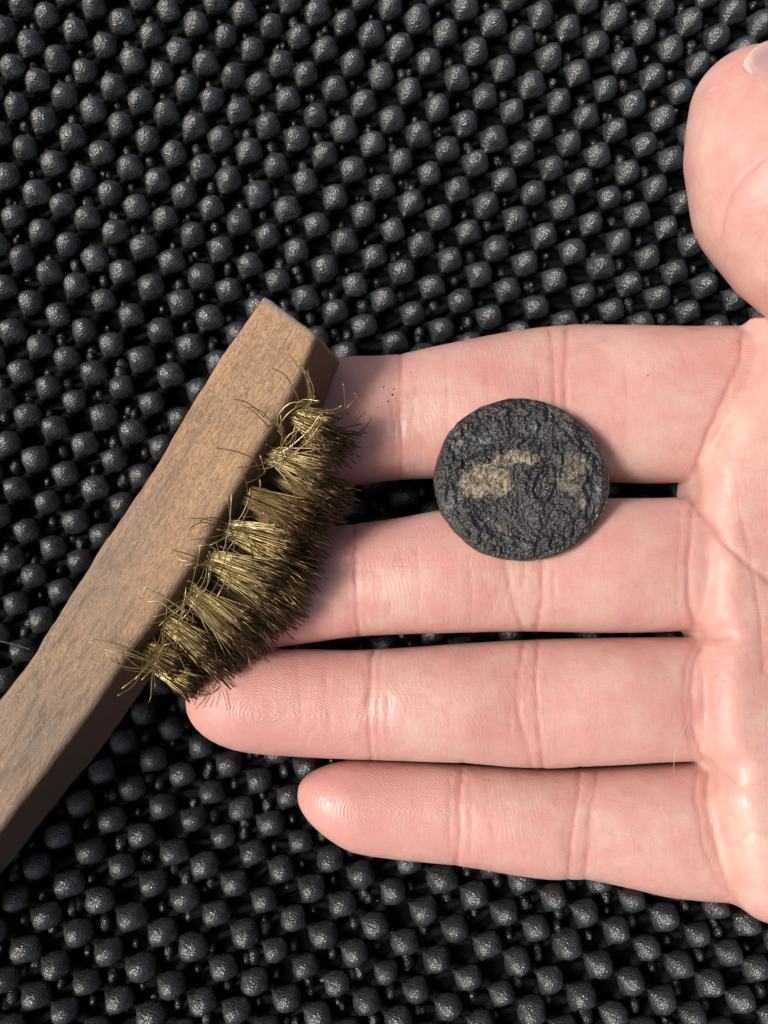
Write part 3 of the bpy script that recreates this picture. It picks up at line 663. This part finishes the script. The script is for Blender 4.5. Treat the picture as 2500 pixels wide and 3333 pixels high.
for dep, wd, red, pl in CREASES:
    pl = np.array(pl, float)
    box = (UX > pl[:, 0].min() - 5 * wd) & (UX < pl[:, 0].max() + 5 * wd) & (UY > pl[:, 1].min() - 5 * wd) & (UY < pl[:, 1].max() + 5 * wd)
    ix = np.nonzero(box)[0]; 
    if not len(ix): continue
    x, y = UX[ix] + wob[ix], UY[ix] + wob[ix] * .6; best = np.full(len(ix), 1e9)
    for a, b in zip(pl[:-1], pl[1:]):
        e = b - a; t = np.clip(((x - a[0]) * e[0] + (y - a[1]) * e[1]) / (e @ e), 0, 1)
        best = np.minimum(best, np.hypot(x - a[0] - e[0] * t, y - a[1] - e[1] * t))
    end = np.minimum(np.hypot(x - pl[0, 0], y - pl[0, 1]), np.hypot(x - pl[-1, 0], y - pl[-1, 1]))
    gg = .62 * np.exp(-(best / (wd * .62)) ** 2) + .38 * np.exp(-(best / (wd * 1.9)) ** 2)
    k_ = upf[ix] * (.55 + .45 * np.clip(.5 + noise(HV[ix], .5, 9), 0, 1))
    disp[ix] -= dep * .68 * gg * k_
    crease[ix] = np.maximum(crease[ix], red * np.exp(-(best / (wd * .75)) ** 2) * k_)
# soft fullness of the pads and small unevenness
disp += .18 * fbm(HV, .10, 3, 21) * upf + .035 * fbm(HV, .9, 3, 33) * upf
HV = HV + HN * disp[:, None]
# ridge phase (periods ~0.5 mm) and strength
tipf = np.zeros(len(HV)); ridge = np.zeros(len(HV)); amp = np.zeros(len(HV)); wet = np.zeros(len(HV))
warp = fbm(HV, .12, 2, 41) * 2.0
TIPS = [('ring', 560, 1545, 805), ('pinky', 800, 1760, 998), ('middle', 560, 1300, 768), ('index', 640, 930, 865)]
period = .52
for nm, cx, cy, dip in TIPS:
    f = FING[nm]; c = at(cx, cy, 13.0); dx_, dy_ = HV[:, 0] - c[0], HV[:, 1] - c[1]
    infing = (np.abs(HV[:, 1] - interp(f['X'], f['C'], HV[:, 0])) < interp(f['X'], f['W'], HV[:, 0]) + .3) & (UX < 1500)
    # loops round the core on the tip side, arching lines towards the joint
    rad_ = np.sqrt(np.minimum(dx_, 0) ** 2 + (dy_) ** 2 * 1.25 + .4) + np.maximum(dx_, 0) * (.55 + .04 * np.abs(dy_))
    ist = infing & (UX < dip)
    ridge[ist] = (rad_ + .5 * warp)[ist] * 2 * np.pi / period; amp[ist] = .62 * smooth(6, 22, dip - UX[ist])
    isb = infing & (UX >= dip)
    # proximal skin: slanting fine lines
    ph_ = (HV[:, 1] * (1.0) + HV[:, 0] * .45 * np.sign(1200 - UX) + warp * .8)
    ph2 = (HV[:, 0] * 1.0 + .25 * HV[:, 1] + warp)
    midp = (UX < 1180)
    ridge[isb & midp] = ph2[isb & midp] * 2 * np.pi / .62; ridge[isb & ~midp] = ph_[isb & ~midp] * 2 * np.pi / .55
    amp[isb] = .27 * smooth(4, 20, UX[isb] - dip) * smooth(2, 16, np.abs(UX[isb] - 1180)) * smooth(4, 40, 1500 - UX[isb])
    tipf[infing] = np.maximum(tipf[infing], (1 - smooth(-140, 40, UX - dip))[infing])
pal = (UX > 1500) & (amp == 0)
ang = HV[:, 1] * .95 + HV[:, 0] * .3 * np.sin(HV[:, 1] * .08)
ridge[pal] = (ang + warp)[pal] * 2 * np.pi / .55; amp[pal] = (.45 * smooth(4, 50, UX - 1500))[pal]
amp *= upf
wet = smooth(.15, .5, fbm(HV, .16, 3, 77)) * .6 * upf
for (x, y, s_) in ((870, 860, 40), (690, 1700, 60), (820, 1550, 60), (880, 1200, 60), (800, 820, 50)):
    wet = np.maximum(wet, np.exp(-((UX - x) ** 2 + (UY - y) ** 2) / s_ ** 2) * upf)
hand = mesh_obj('hand', HV, HQ, M_SKIN, attrs=dict(tip=tipf, crease=crease.clip(0, 1), ridge=ridge, ridge_amp=amp, wet=wet))
tag(hand, 'open pink palm with four outstretched fingers and thumb, carrying the dark round coin', 'hand')

# thumb nail: follows the thumb's surface on its far side
ax_t = np.array([-.43, .90, -.05]); ax_t /= np.linalg.norm(ax_t)
nn_ = np.array([.30, .26, .90]); nn_ -= ax_t * (nn_ @ ax_t); nn_ /= np.linalg.norm(nn_); sd_ = np.cross(ax_t, nn_)
c0 = at(1612, 268, 23.6)
NU, NW = 26, 26; nv, ne, nf = [], [], []
for a in range(NU + 1):
    for b in range(NW + 1):
        s_ = a / NU; t_ = b / NW * 2 - 1
        L_ = -8.3 + 14.2 * s_                                   # along the thumb
        wd = 5.6 * (1 - .10 * s_) * (1 if s_ > .12 else (.6 + .4 * s_ / .12))
        L_ -= 1.6 * abs(t_) ** 2.4 * (1 if s_ > .5 else -.8)
        th = t_ * wd / 8.6
        dirv = nn_ * math.cos(th) + sd_ * math.sin(th)
        o_ = c0 + ax_t * L_
        lo, hi = 0.0, 22.0
        for _ in range(26):
            m_ = (lo + hi) / 2
            if thumb_f((o_ + dirv * m_)[None])[0] < 0: lo = m_
            else: hi = m_
        r_ = lo
        if s_ > .80: r_ = max(r_, last_r.get(b, r_) - .12)      # the free edge runs straight on past the flesh
        if s_ <= .82:
            last_r = globals().setdefault('last_r', {}); last_r[b] = r_
        lift = .16 * smooth(0, .12, np.float64(s_)) - .10 - .38 * smooth(.78, 1.0, np.float64(abs(t_)))
        nv.append(o_ + dirv * (r_ + lift)); ne.append(s_)
for a in range(NU):
    for b in range(NW):
        k = a * (NW + 1) + b; nf.append((k, k + 1, k + NW + 2, k + NW + 1))
nv = np.array(nv); ctr = nv.mean(0)
n0 = len(nv); inner = nv - (nn_ * .35)
edge = [b for b in range(NW + 1)] + [a * (NW + 1) + NW for a in range(1, NU + 1)] + [NU * (NW + 1) + b for b in range(NW - 1, -1, -1)] + [a * (NW + 1) for a in range(NU - 1, 0, -1)]
for k in range(len(edge)):
    e1_, e2_ = edge[k], edge[(k + 1) % len(edge)]
    nf.append((e2_, e1_, e1_ + n0, e2_ + n0))
nail = mesh_obj('thumb_nail', np.vstack([nv, inner]), nf, M_NAIL, hand, attrs=dict(edge=np.array(ne + ne)))

# ------------------------------------------------------------------ coin
CC = at(1125, 1036, 18.0); CR = 185.0 / px_per_mm(CC)
NR, NTH = 150, 420
rad = np.concatenate([np.linspace(0, 1, NR) ** .85]); th = np.linspace(0, 2 * np.pi, NTH, endpoint=False)
R_, T_ = np.meshgrid(rad, th, indexing='ij')
outline = 1 + .012 * np.cos(2 * T_ + .3) + .008 * np.cos(3 * T_ + 1) + .005 * np.cos(7 * T_ + 2) + .004 * noise(np.stack([np.cos(T_) * 6, np.sin(T_) * 6, 0 * T_], -1), 1.2, 8) * 1.6
x = R_ * np.cos(T_) * outline; y = R_ * np.sin(T_) * outline * .965
# features are given in the coin's own frame: x right, y up, -1..1
p3 = np.stack([x * CR, y * CR, 0 * x], -1)
rw = np.hypot(x, y / .965)
wob2 = fbm(p3, .55, 3, 51) * .05
def arc(pl, wd):
    pl = np.array(pl, float); best = np.full(x.shape, 9.)
    X_, Y_ = x + wob2 * .5, y - wob2 * .5
    for a, b in zip(pl[:-1], pl[1:]):
        e = b - a; t = np.clip(((X_ - a[0]) * e[0] + (Y_ - a[1]) * e[1]) / (e @ e), 0, 1)
        best = np.minimum(best, np.hypot(X_ - a[0] - e[0] * t, Y_ - a[1] - e[1] * t))
    return np.exp(-(best / wd) ** 2)
def C(px, py): return ((px - 815) / 660.0, (855 - py) / 660.0)      # from the enlarged view of the coin
def ell(cx, cy, a, b, rot, wd):
    c = C(cx, cy); X_, Y_ = x - c[0] + wob2 * .4, y - c[1]; r = math.radians(rot)
    u = (X_ * math.cos(r) + Y_ * math.sin(r)) / (a / 660); v = (-X_ * math.sin(r) + Y_ * math.cos(r)) / (b / 660)
    return np.exp(-((np.hypot(u, v) - 1) / wd) ** 2), np.hypot(u, v)
calm = np.exp(-(((x + .12) / .42) ** 2 + ((y + .42) / .30) ** 2) ** 1.5)
rough_ = 1 - .75 * calm
hgt = .14 * fbm(p3, .45, 3, 61) + .13 * np.maximum(fbm(p3, 1.3, 4, 62, .62), -.1) * 1.3 * rough_
hgt += .06 * (1 - np.abs(noise(p3, 2.1, 66)) * 2) * .5 * rough_ + .045 * noise(p3, 4.2, 67)
pit = noise(p3, 2.4, 64); hgt += .14 * np.maximum(pit - .25, 0) * 1.8 * rough_
ring_b = smooth(.62, .78, rw + wob2) * (1 - smooth(.93, 1.0, rw))
lump = np.maximum(noise(p3, .95, 71), 0) + .6 * np.maximum(noise(p3, 1.9, 72), 0)
upper = smooth(-.05, .35, y + .25 * x * 0)
hgt += .34 * lump * np.maximum(ring_b, upper * .9)
for pl, wd, hh in (
  ([C(1190, 380), C(1235, 560), C(1250, 660), C(1330, 720), C(1310, 830), C(1265, 900), C(1280, 1020), C(1230, 1130)], .035, .30),
  ([C(370, 1020), C(400, 1160), C(450, 1250), C(560, 1300), C(720, 1330)], .035, .26),
  ([C(880, 790), C(830, 860), C(830, 960), C(860, 1010), C(940, 1040), C(960, 1100), C(930, 1180), C(920, 1300)], .03, .26),
  ([C(380, 690), C(500, 640), C(640, 590), C(760, 550), C(860, 540)], .03, .24),
  ([C(430, 480), C(520, 420), C(560, 350)], .04, .22), ([C(700, 340), C(770, 290), C(800, 270)], .04, .22),
  ([C(860, 340), C(950, 330), C(980, 370)], .03, .24), ([C(1100, 520), C(1180, 560), C(1200, 620)], .03, .22),
  ([C(1020, 1060), C(1080, 1130), C(1150, 1130), C(1200, 1030)], .03, .22), ([C(420, 1090), C(480, 1060), C(480, 1000)], .03, .2)):
    hgt += 1.15 * hh * arc(pl, wd * 1.55) * (.55 + .45 * np.clip(.5 + 1.5 * noise(p3, .8, 93), 0, 1))
for cx, cy, a, b, rot, wd, hh in ((975, 905, 75, 135, -22, .16, .26), (645, 870, 95, 115, 0, .2, .24), (1215, 770, 60, 105, 20, .2, .24), (660, 860, 42, 60, 0, .3, .18), (1215, 770, 25, 60, 20, .4, .16), (895, 460, 45, 45, 0, .35, .24), (455, 755, 40, 40, 0, .4, .2)):
    e_, q_ = ell(cx, cy, a, b, rot, wd * 1.25); hgt += (1.35 if cx in (975, 895) else .55) * hh * e_ * (.6 + .4 * np.clip(.5 + 1.5 * noise(p3, .8, 94), 0, 1))
e_, q_ = ell(975, 905, 75, 135, -22, .16); hgt -= .12 * (q_ < .85)
# tan crust
def blob(pl, r): return np.max(np.stack([np.exp(-(((x - C(a, b)[0]) / (r_ * s1 / 660)) ** 2 + ((y - C(a, b)[1]) / (r_ * s2 / 660)) ** 2)) for a, b, s1, s2 in pl for r_ in (r,)]), 0)
tan = blob([(420, 880, 90, 95), (530, 830, 110, 110), (650, 860, 110, 120), (500, 950, 120, 70), (680, 720, 100, 60), (800, 680, 80, 60), (890, 710, 60, 50), (640, 950, 80, 50)], 1.0)
tan2 = blob([(1220, 770, 100, 110), (1130, 890, 60, 80), (1190, 930, 70, 50), (1260, 1060, 30, 70)], 1.0)
tan3 = blob([(640, 1230, 160, 80), (300, 1210, 50, 50), (850, 1120, 26, 34), (520, 1380, 110, 60)], 1.0) * .42
tn = np.maximum(np.maximum(tan, tan2 * .82), tan3)
tanA = smooth(.30, .60, tn + .42 * fbm(p3, 1.3, 4, 81, .65)) * np.where(tn == tan3, .5, 1) * (1 - smooth(.93, .97, rw))
tanA *= np.where(tan2 * .82 >= tan, .75, 1)
hgt += .10 * tanA * (1 + fbm(p3, 2.4, 3, 82))
greyA = blob([(520, 560, 90, 60), (340, 560, 60, 70), (900, 460, 60, 50), (840, 1385, 30, 30), (1380, 960, 60, 90), (280, 1080, 60, 90)], 1.0) * .9
edge_f = 1 - smooth(.93, 1.0, rw)
ztop = .85 + 1.25 * hgt * edge_f - .30 * (1 - np.sqrt(np.clip(1 - np.clip((rw - .955) / .045, 0, 1) ** 2, 0, 1)))
high = smooth(.05, .5, hgt)
V = np.stack([x * CR, y * CR, ztop], -1).reshape(-1, 3)
sides = []
for q_, (zz_, f_) in enumerate(((.25, 1.006), (-.25, 1.006), (-.85, .99), (-1.05, .96))):
    sides.append(np.stack([x[-1] * CR * f_ * (1 + .006 * noise(p3[-1], 1.5, 90 + q_)), y[-1] * CR * f_ * (1 + .006 * noise(p3[-1], 1.5, 90 + q_)), np.full(NTH, zz_)], -1))
V = np.vstack([V] + sides + [np.array([[0, 0, -1.05]])])
Fc = []
for a in range(NR + 3):
    k = np.arange(NTH); k2 = (k + 1) % NTH; b0, b1 = a * NTH, (a + 1) * NTH
    Fc.append(np.stack([b0 + k, b1 + k, b1 + k2, b0 + k2], 1))
Fc = np.vstack(Fc); lastr = (NR + 3) * NTH
Fl = [tuple(f) for f in Fc.tolist()] + [(lastr + k, len(V) - 1, lastr + (k + 1) % NTH) for k in range(NTH)]
pad = np.zeros(4 * NTH + 1)
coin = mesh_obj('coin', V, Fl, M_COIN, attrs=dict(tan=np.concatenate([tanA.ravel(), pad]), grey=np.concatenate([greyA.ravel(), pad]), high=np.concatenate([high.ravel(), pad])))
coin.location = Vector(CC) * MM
coin.rotation_euler = (math.radians(1.0), math.radians(-1.2), 0)
tag(coin, 'corroded black round coin with tan crust, lying across the index and middle fingers', 'coin')

# ------------------------------------------------------------------ wire brush
# stations along the handle: left upper edge, right upper edge, right lower edge (1659-wide frame), top and bottom height
HS = [((563, 643), (683, 733), (735, 790), 27.5, 15.0), ((552, 660), (678, 745), (728, 806), 27.4, 14.6), ((475, 770), (632, 852), (684, 914), 26.6, 13.6), ((400, 890), (553, 985), (604, 1046), 25.4, 12.4),
      ((320, 1030), (482, 1108), (532, 1168), 24.0, 11.2), ((250, 1130), (423, 1208), (473, 1266), 23.0, 10.2), ((185, 1232), (352, 1316), (402, 1372), 21.8, 9.0), ((122, 1330), (282, 1412), (330, 1464), 20.6, 7.8),
      ((45, 1450), (196, 1538), (242, 1588), 19.0, 6.3), ((-42, 1556), (92, 1678), (136, 1722), 17.3, 4.8), ((-130, 1665), (-12, 1812), (30, 1856), 15.6, 3.2)]
HP = []
for tl, tr, br, zt, zb in HS:
    TL, TR, BR = at(tl[0], tl[1], zt), at(tr[0], tr[1], zt), at(br[0], br[1], zb)
    HP.append((TL, TR, BR, TL + BR - TR))
HP = np.array(HP)
# straighten: positions along the axis
e = HP[-1] - HP[-4]; 
for k in (1, 2, 3): HP = np.concatenate([HP, (HP[-1] + e / 3 * np.array([1, 1, 1.0]) )[None]])
handle_dir = (HP[6].mean(0) - HP[1].mean(0)); handle_dir /= np.linalg.norm(handle_dir)
print('handle sections (width, height):', [(round(float(np.linalg.norm(q[1] - q[0])), 1), round(float(np.linalg.norm(q[2] - q[1])), 1)) for q in HP[::3]])
# dense rings: rounded rectangle section
SS = np.linspace(0, len(HP) - 1, 180)
def sect(s):
    k = int(min(len(HP) - 2, math.floor(s))); t = s - k
    p0, p1, p2, p3_ = HP[max(k - 1, 0)], HP[k], HP[k + 1], HP[min(k + 2, len(HP) - 1)]
    return .5 * (2 * p1 + (-p0 + p2) * t + (2 * p0 - 5 * p1 + 4 * p2 - p3_) * t * t + (-p0 + 3 * p1 - 3 * p2 + p3_) * t ** 3) if 0 < k < len(HP) - 2 else p1 + (p2 - p1) * t
def ring_uv(n_side, rc, w, h):
    """rounded rectangle in (a: 0..1 across TL->TR, b: 0..1 TR->BR)"""
    out = []
    ra, rb = rc / w, rc / h
    cor = [((1 - ra, rb), -90, 0), ((1 - ra, 1 - rb), 0, 90), ((ra, 1 - rb), 90, 180), ((ra, rb), 180, 270)]
    for q, ((ca, cb), a0, a1) in enumerate(cor):
        for t in np.linspace(a0, a1, 5):
            out.append((ca + ra * math.cos(math.radians(t)), cb + rb * math.sin(math.radians(t))))
        nc, n0_ = cor[(q + 1) % 4], math.radians(a1)
        s_ = np.array(out[-1]); e_ = np.array([nc[0][0] + ra * math.cos(math.radians(nc[1])), nc[0][1] + rb * math.sin(math.radians(nc[1]))])
        for t in np.linspace(0, 1, n_side + 1)[1:-1]: out.append(tuple(s_ + (e_ - s_) * t))
    return np.array(out)
hv, under = [], []
for s in SS:
    TL, TR, BR, BL = sect(s)
    w_ = np.linalg.norm(TR - TL); h_ = np.linalg.norm(BR - TR)
    uv = ring_uv(14, .75, w_, h_)
    if s < .9: pass
    P_ = TL + uv[:, :1] * (TR - TL) + uv[:, 1:] * (BR - TR)
    cen = (TL + TR + BR + BL) / 4
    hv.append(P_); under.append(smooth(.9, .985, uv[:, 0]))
hv = np.array(hv); under = np.array(under); ns, nr_ = hv.shape[:2]
cenl = hv.mean(1, keepdims=True); out_ = hv - cenl; out_ /= np.linalg.norm(out_, axis=2, keepdims=True)
hv = hv + out_ * (.22 * fbm(hv, .22, 3, 101) + .10 * fbm(hv, 1.1, 4, 102, .6))[..., None]
# end face at the head: two shrinking rings then a centre
end = []
axd = (hv[0].mean(0) - hv[4].mean(0)); axd /= np.linalg.norm(axd)
for sh, fw in ((.985, .30), (.93, .55), (.6, .62), (.25, .62)):
    q = cenl[0] + (hv[0] - cenl[0]) * sh + axd * fw; end.append(q + axd * (.12 * fbm(q, .9, 3, 105))[:, None])
allr = np.concatenate([np.array(end[::-1]), hv])
VV = allr.reshape(-1, 3); nR = len(allr)
FF = []
for a in range(nR - 1):
    k = np.arange(nr_); k2 = (k + 1) % nr_
    FF.append(np.stack([a * nr_ + k, a * nr_ + k2, (a + 1) * nr_ + k2, (a + 1) * nr_ + k], 1))
FF = [tuple(f) for f in np.vstack(FF).tolist()] + [tuple(range(nr_ - 1, -1, -1)), tuple((nR - 1) * nr_ + k for k in range(nr_))]
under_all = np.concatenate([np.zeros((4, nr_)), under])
grey = np.zeros((nR, nr_)); grey[:4] = 1
grey[4:] = (1 - smooth(0, .45, SS + .12 * 0))[:, None] * .9
g_n = fbm(allr, .9, 3, 107); grey = smooth(.35, .75, grey + .28 * g_n) 
le = np.exp(-((np.concatenate([np.zeros((4, nr_)), np.repeat(ring_uv(14, .75, 10, 13)[None, :, 0], ns, 0)])) / .05) ** 2) * .5
grey = np.maximum(grey, le * smooth(-.2, .5, g_n))
brush = empty('wire_brush', (0, 0, 0))
tag(brush, 'old wooden-handled brass wire brush resting slantwise on the fingertips', 'brush')
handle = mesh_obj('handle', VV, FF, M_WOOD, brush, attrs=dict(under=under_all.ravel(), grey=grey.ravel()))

# bristles
def wire(p0, d0, bend, length, rad, n=8, jit=0.0, r=None):
    t = np.linspace(0, 1, n)[:, None]
    P_ = p0 + d0 * length * t + bend * length * t ** 2
    if jit and r is not None:
        P_ = P_ + np.cumsum(r.normal(0, jit, (n, 3)), 0) * t
    return P_
class Wires:
    def __init__(s): s.v, s.f, s.al, s.rn, s.n = [], [], [], [], 0
    def add(s, path, rad, rnd, t0=0.0, t1=1.0):
        V_, F_ = tube(path, rad, 4); n = len(path)
        s.v.append(V_); s.f.append(F_ + s.n); s.n += len(V_)
        s.al.append(np.repeat(np.linspace(t0, t1, n), 4)); s.rn.append(np.full(len(V_), rnd))
        s.f.append(np.array([[0, 1, 2, 3]]) + s.n - 4)
    def build(s, name, mat_, parent):
        return mesh_obj(name, np.vstack(s.v), np.vstack(s.f), mat_, parent, attrs=dict(along=np.concatenate(s.al), rnd=np.concatenate(s.rn)))
def face(s, b):
    """point on the bristle face (b 0 top .. 1 bottom) and its local frame"""
    TL, TR, BR, BL = sect(s); s2 = sect(min(s + .2, len(HP) - 1)); s1 = sect(max(s - .2, 0))
    ax = s2[1] - s1[1]; ax /= np.linalg.norm(ax)
    dn = BR - TR; dn /= np.linalg.norm(dn); nrm = np.cross(dn, ax)
    if nrm[0] < 0: nrm = -nrm
    return TR + (BR - TR) * b, nrm / np.linalg.norm(nrm), ax, dn
SC = [2.22 + .65 * k for k in range(8)]
# lower reach is kept above the fingers
rb = np.random.default_rng(5)
for ci, s in enumerate(SC):
    LM = (.66, .95, 1.12, 1.19, 1.16, 1.12, .96, .74)[ci]
    for ri, b in enumerate((.26, .56, .83)):
        p, nrm, ax, dn = face(s + (.10 if ri == 1 else 0), b)
        frac = ci / (len(SC) - 1)
        # splay: head tufts lean towards the head, last tufts towards the tail
        lean = ax * ((-.12, -.22, -.22, -.2, -.18, -.18, -.22, -.24)[ci] + .09 * rb.normal()) 
        lift = -dn * (-.10 + .12 * (2 - ri) + .07 * rb.normal()) 
        if ri == 2: lift = -dn * .14
        base_len = {0: 9.9, 1: 11.6, 2: 12.3}[ri] * LM * rb.uniform(.90, 1.06)
        W_ = Wires(); nw = 96
        brown = rb.random() < .16
        for q in range(nw):
            a = rb.uniform(0, 2 * np.pi); rr_ = 1.25 * math.sqrt(rb.random())
            ex, ey = rr_ * math.cos(a), rr_ * math.sin(a)
            p0 = p + ax * ex + dn * ey * .8 - nrm * .5
            d0 = nrm + lean + lift + ax * (ex * .09) + dn * (ey * .05) + rb.normal(0, .042, 3)
            d0 /= np.linalg.norm(d0)
            bend = ax * (.06 + .05 * rb.normal()) + dn * rb.normal(.02, .06) + rb.normal(0, .035, 3)
            L_ = base_len * rb.uniform(.90, 1.03)
            wild = rb.random() < (.34 if ci == 0 else .07)
            if wild: bend = bend + ax * rb.normal(0, .28) + dn * rb.normal(-.06, .16); L_ *= rb.uniform(.75, 1.1)
            path = wire(p0, d0, bend, L_, 0, 8, .04, rb)
            W_.add(path, rb.uniform(.068, .092), rb.random())
        if ri == 0:       # a few splayed and curled ones on the upper row
            for q in range((9, 14, 5, 14, 16, 7, 14, 10)[ci]):
                p0 = p + ax * rb.normal(0, 1.0) + dn * rb.normal(0, .7)
                up = -dn
                d0 = nrm * .8 + up * rb.uniform(.1, .7) + ax * np.clip(rb.normal(.15, .4), -.3, .8); d0 /= np.linalg.norm(d0)
                bend = up * rb.uniform(0, .5) - nrm * rb.uniform(.1, .8) + ax * np.clip(rb.normal(0, .5), -.8, .8)
                W_.add(wire(p0, d0, bend, rb.uniform(5, 10), 0, 12, .05, rb), .07, rb.random(), 0, .55)
        t_o = W_.build('bristle_tuft', M_BROWN if brown else M_BRASS, brush)
        if brown: t_o['label'] = 'browner tuft of wires'
# stray wires that stand over the handle, one mesh each: root, knots ... (1659-wide frame, height)
STRAY = [
 ([(585, 925, 24), (560, 890, 27), (530, 868, 29.5), (502, 862, 30)], 1), ([(590, 935, 24), (565, 905, 28), (535, 880, 29), (510, 872, 29)], 1),
 ([(600, 930, 24), (570, 893, 28), (545, 880, 29), (524, 876, 29)], 1),
 ([(545, 1050, 21), (560, 1020, 23), (545, 990, 26.5), (505, 974, 27.5), (458, 967, 28)], 1),
 ([(660, 905, 22), (672, 860, 26), (662, 815, 29), (640, 785, 31), (616, 757, 32)], 0), ([(640, 900, 22), (676, 855, 27), (668, 815, 30), (648, 790, 31), (640, 778, 31)], 0),
 ([(650, 890, 23), (640, 850, 27), (615, 810, 30), (583, 793, 31)], 0), ([(630, 950, 22), (606, 930, 26), (600, 900, 28), (625, 872, 29), (660, 868, 29)], 0),
 ([(640, 960, 22), (612, 945, 26), (606, 915, 28), (640, 880, 29), (690, 868, 28)], 0), ([(625, 900, 23), (650, 865, 27), (690, 866, 28)], 0),
 ([(640, 1010, 21), (670, 990, 25), (672, 950, 27), (640, 930, 28), (610, 960, 27), (612, 1000, 24)], 0),
 ([(740, 905, 19), (745, 870, 21), (741, 828, 23)], 0), ([(760, 910, 18), (778, 880, 20), (766, 848, 22)], 0), ([(765, 915, 18), (790, 890, 20), (803, 905, 20)], 1),
 ([(775, 935, 17), (795, 915, 19), (802, 902, 20)], 1), ([(735, 900, 19), (750, 880, 21), (775, 852, 21)], 0),
 ([(430, 1330, 20), (385, 1310, 23), (345, 1285, 25), (312, 1268, 26)], 0), ([(425, 1345, 20), (380, 1325, 23), (345, 1300, 24), (318, 1300, 24)], 0),
 ([(420, 1340, 20), (370, 1300, 24), (340, 1278, 25)], 0),
 ([(375, 1425, 18), (382, 1390, 21), (383, 1360, 23), (376, 1352, 23)], 0), ([(380, 1420, 18), (350, 1440, 19), (340, 1425, 20), (355, 1395, 21), (383, 1385, 21)], 1),
 ([(340, 1435, 18), (300, 1410, 21), (250, 1390, 22.5), (192, 1379, 23)], 0), ([(340, 1440, 18), (300, 1418, 21), (240, 1400, 22), (192, 1386, 22.5)], 0),
 ([(350, 1440, 18), (310, 1425, 21), (262, 1412, 22), (222, 1402, 22)], 0), ([(350, 1448, 17), (310, 1445, 20), (270, 1440, 21), (240, 1424, 22), (226, 1405, 22)], 0),
 ([(345, 1446, 17), (300, 1440, 20), (275, 1420, 21), (262, 1405, 22)], 0), ([(360, 1450, 17), (320, 1452, 19), (282, 1448, 20), (262, 1438, 21), (250, 1420, 22)], 1),
 ([(475, 1135, 22), (440, 1120, 25), (415, 1120, 26), (395, 1112, 26)], 1), ([(480, 1145, 22), (440, 1128, 25), (410, 1140, 26)], 1), ([(500, 1140, 21), (455, 1135, 25), (405, 1152, 25)], 1),
 ([(500, 1150, 21), (460, 1160, 24), (420, 1165, 25), (400, 1170, 25)], 1), ([(490, 1160, 21), (450, 1175, 24), (425, 1180, 24)], 1), ([(495, 1135, 22), (460, 1118, 25), (430, 1125, 26)], 1),
 ([(440, 1215, 21), (415, 1200, 24), (380, 1190, 25), (360, 1182, 25)], 1), ([(450, 1225, 21), (420, 1215, 24), (385, 1208, 24), (365, 1196, 24)], 0), ([(445, 1230, 21), (425, 1218, 24), (395, 1222, 24)], 1),
 ([(500, 1185, 21), (520, 1200, 22), (530, 1220, 22), (505, 1235, 22)], 0), ([(480, 1480, 13), (450, 1500, 13.5), (412, 1498, 14), (408, 1493, 14)], 1),
 ([(470, 1470, 13), (440, 1512, 13.5), (422, 1532, 13.5)], 1), ([(455, 1480, 14), (462, 1505, 14), (454, 1528, 14)], 1), ([(478, 1490, 14), (486, 1510, 14), (491, 1534, 14)], 1), ([(430, 1490, 14), (424, 1510, 14), (420, 1524, 14)], 1),
]
for kp, br_ in STRAY:
    pts_ = np.array([at(a, b, c) for a, b, c in kp]); n = len(pts_)
    tt = np.linspace(0, n - 1, 18); path = np.stack([interp(np.arange(n), pts_[:, c], tt) for c in range(3)], 1)
    w_ = Wires(); w_.add(path, .078, .35 + .6 * random.random(), 0, .5 if not br_ else .62)
    w_.build('stray_wire', M_BROWN if br_ else M_BRASS, brush)

# ------------------------------------------------------------------ crumbs and a hair on the skin
def skin_z(x, y):
    d2 = (UX - x) ** 2 + (UY - y) ** 2; ix = np.nonzero((d2 < 80) & (HN[:, 2] > .2))[0]
    return float(HV[ix, 2].max()) if len(ix) else 15.0
cvv, cff, c_n = [], [], 0
for (x, y, r_) in ((848, 852, .20), (838, 866, .13), (829, 835, .12), (816, 880, .10), (851, 840, .10), (1400, 810, .09)):
    z = skin_z(x, y); p = at(x, y, z + .05)
    for k in range(1):
        V_, F_ = knobs_low[int(x) % 4]; V_ = V_ * (r_ / 1.9) + p
        cvv.append(V_); cff += [tuple(a + c_n for a in f) for f in F_]; c_n += len(V_)
crumbs = mesh_obj('dirt_crumbs', np.vstack(cvv), cff, M_DIRT); tag(crumbs, 'tiny dark crumbs of dirt on the index finger beside the bristles', 'dirt', kind='stuff')
w_ = Wires(); hp = np.array([at(a, b, c) for a, b, c in ((1455, 1668, 15.5), (1458, 1630, 17.5), (1470, 1590, 18.2), (1484, 1560, 18.4), (1487, 1530, 18.2))])
tt = np.linspace(0, 4, 24); w_.add(np.stack([interp(np.arange(5), hp[:, c], tt) for c in range(3)], 1), .035, .5)
hair = mesh_obj('hair', np.vstack(w_.v), np.vstack(w_.f), M_HAIR); tag(hair, 'single fine hair curling over the base of the ring finger', 'hair')

w_ = Wires(); hp = np.array([at(a, b, c) for a, b, c in ((-12, 1382, .3), (14, 1388, 1.0), (38, 1394, .6), (66, 1403, .2))])
tt = np.linspace(0, 3, 16); w_.add(np.stack([interp(np.arange(4), hp[:, c], tt) for c in range(3)], 1), .05, .5)
lint = mesh_obj('pale_thread', np.vstack(w_.v), np.vstack(w_.f), M_FLECK); tag(lint, 'short pale thread lying on the mat left of the brush handle', 'thread')
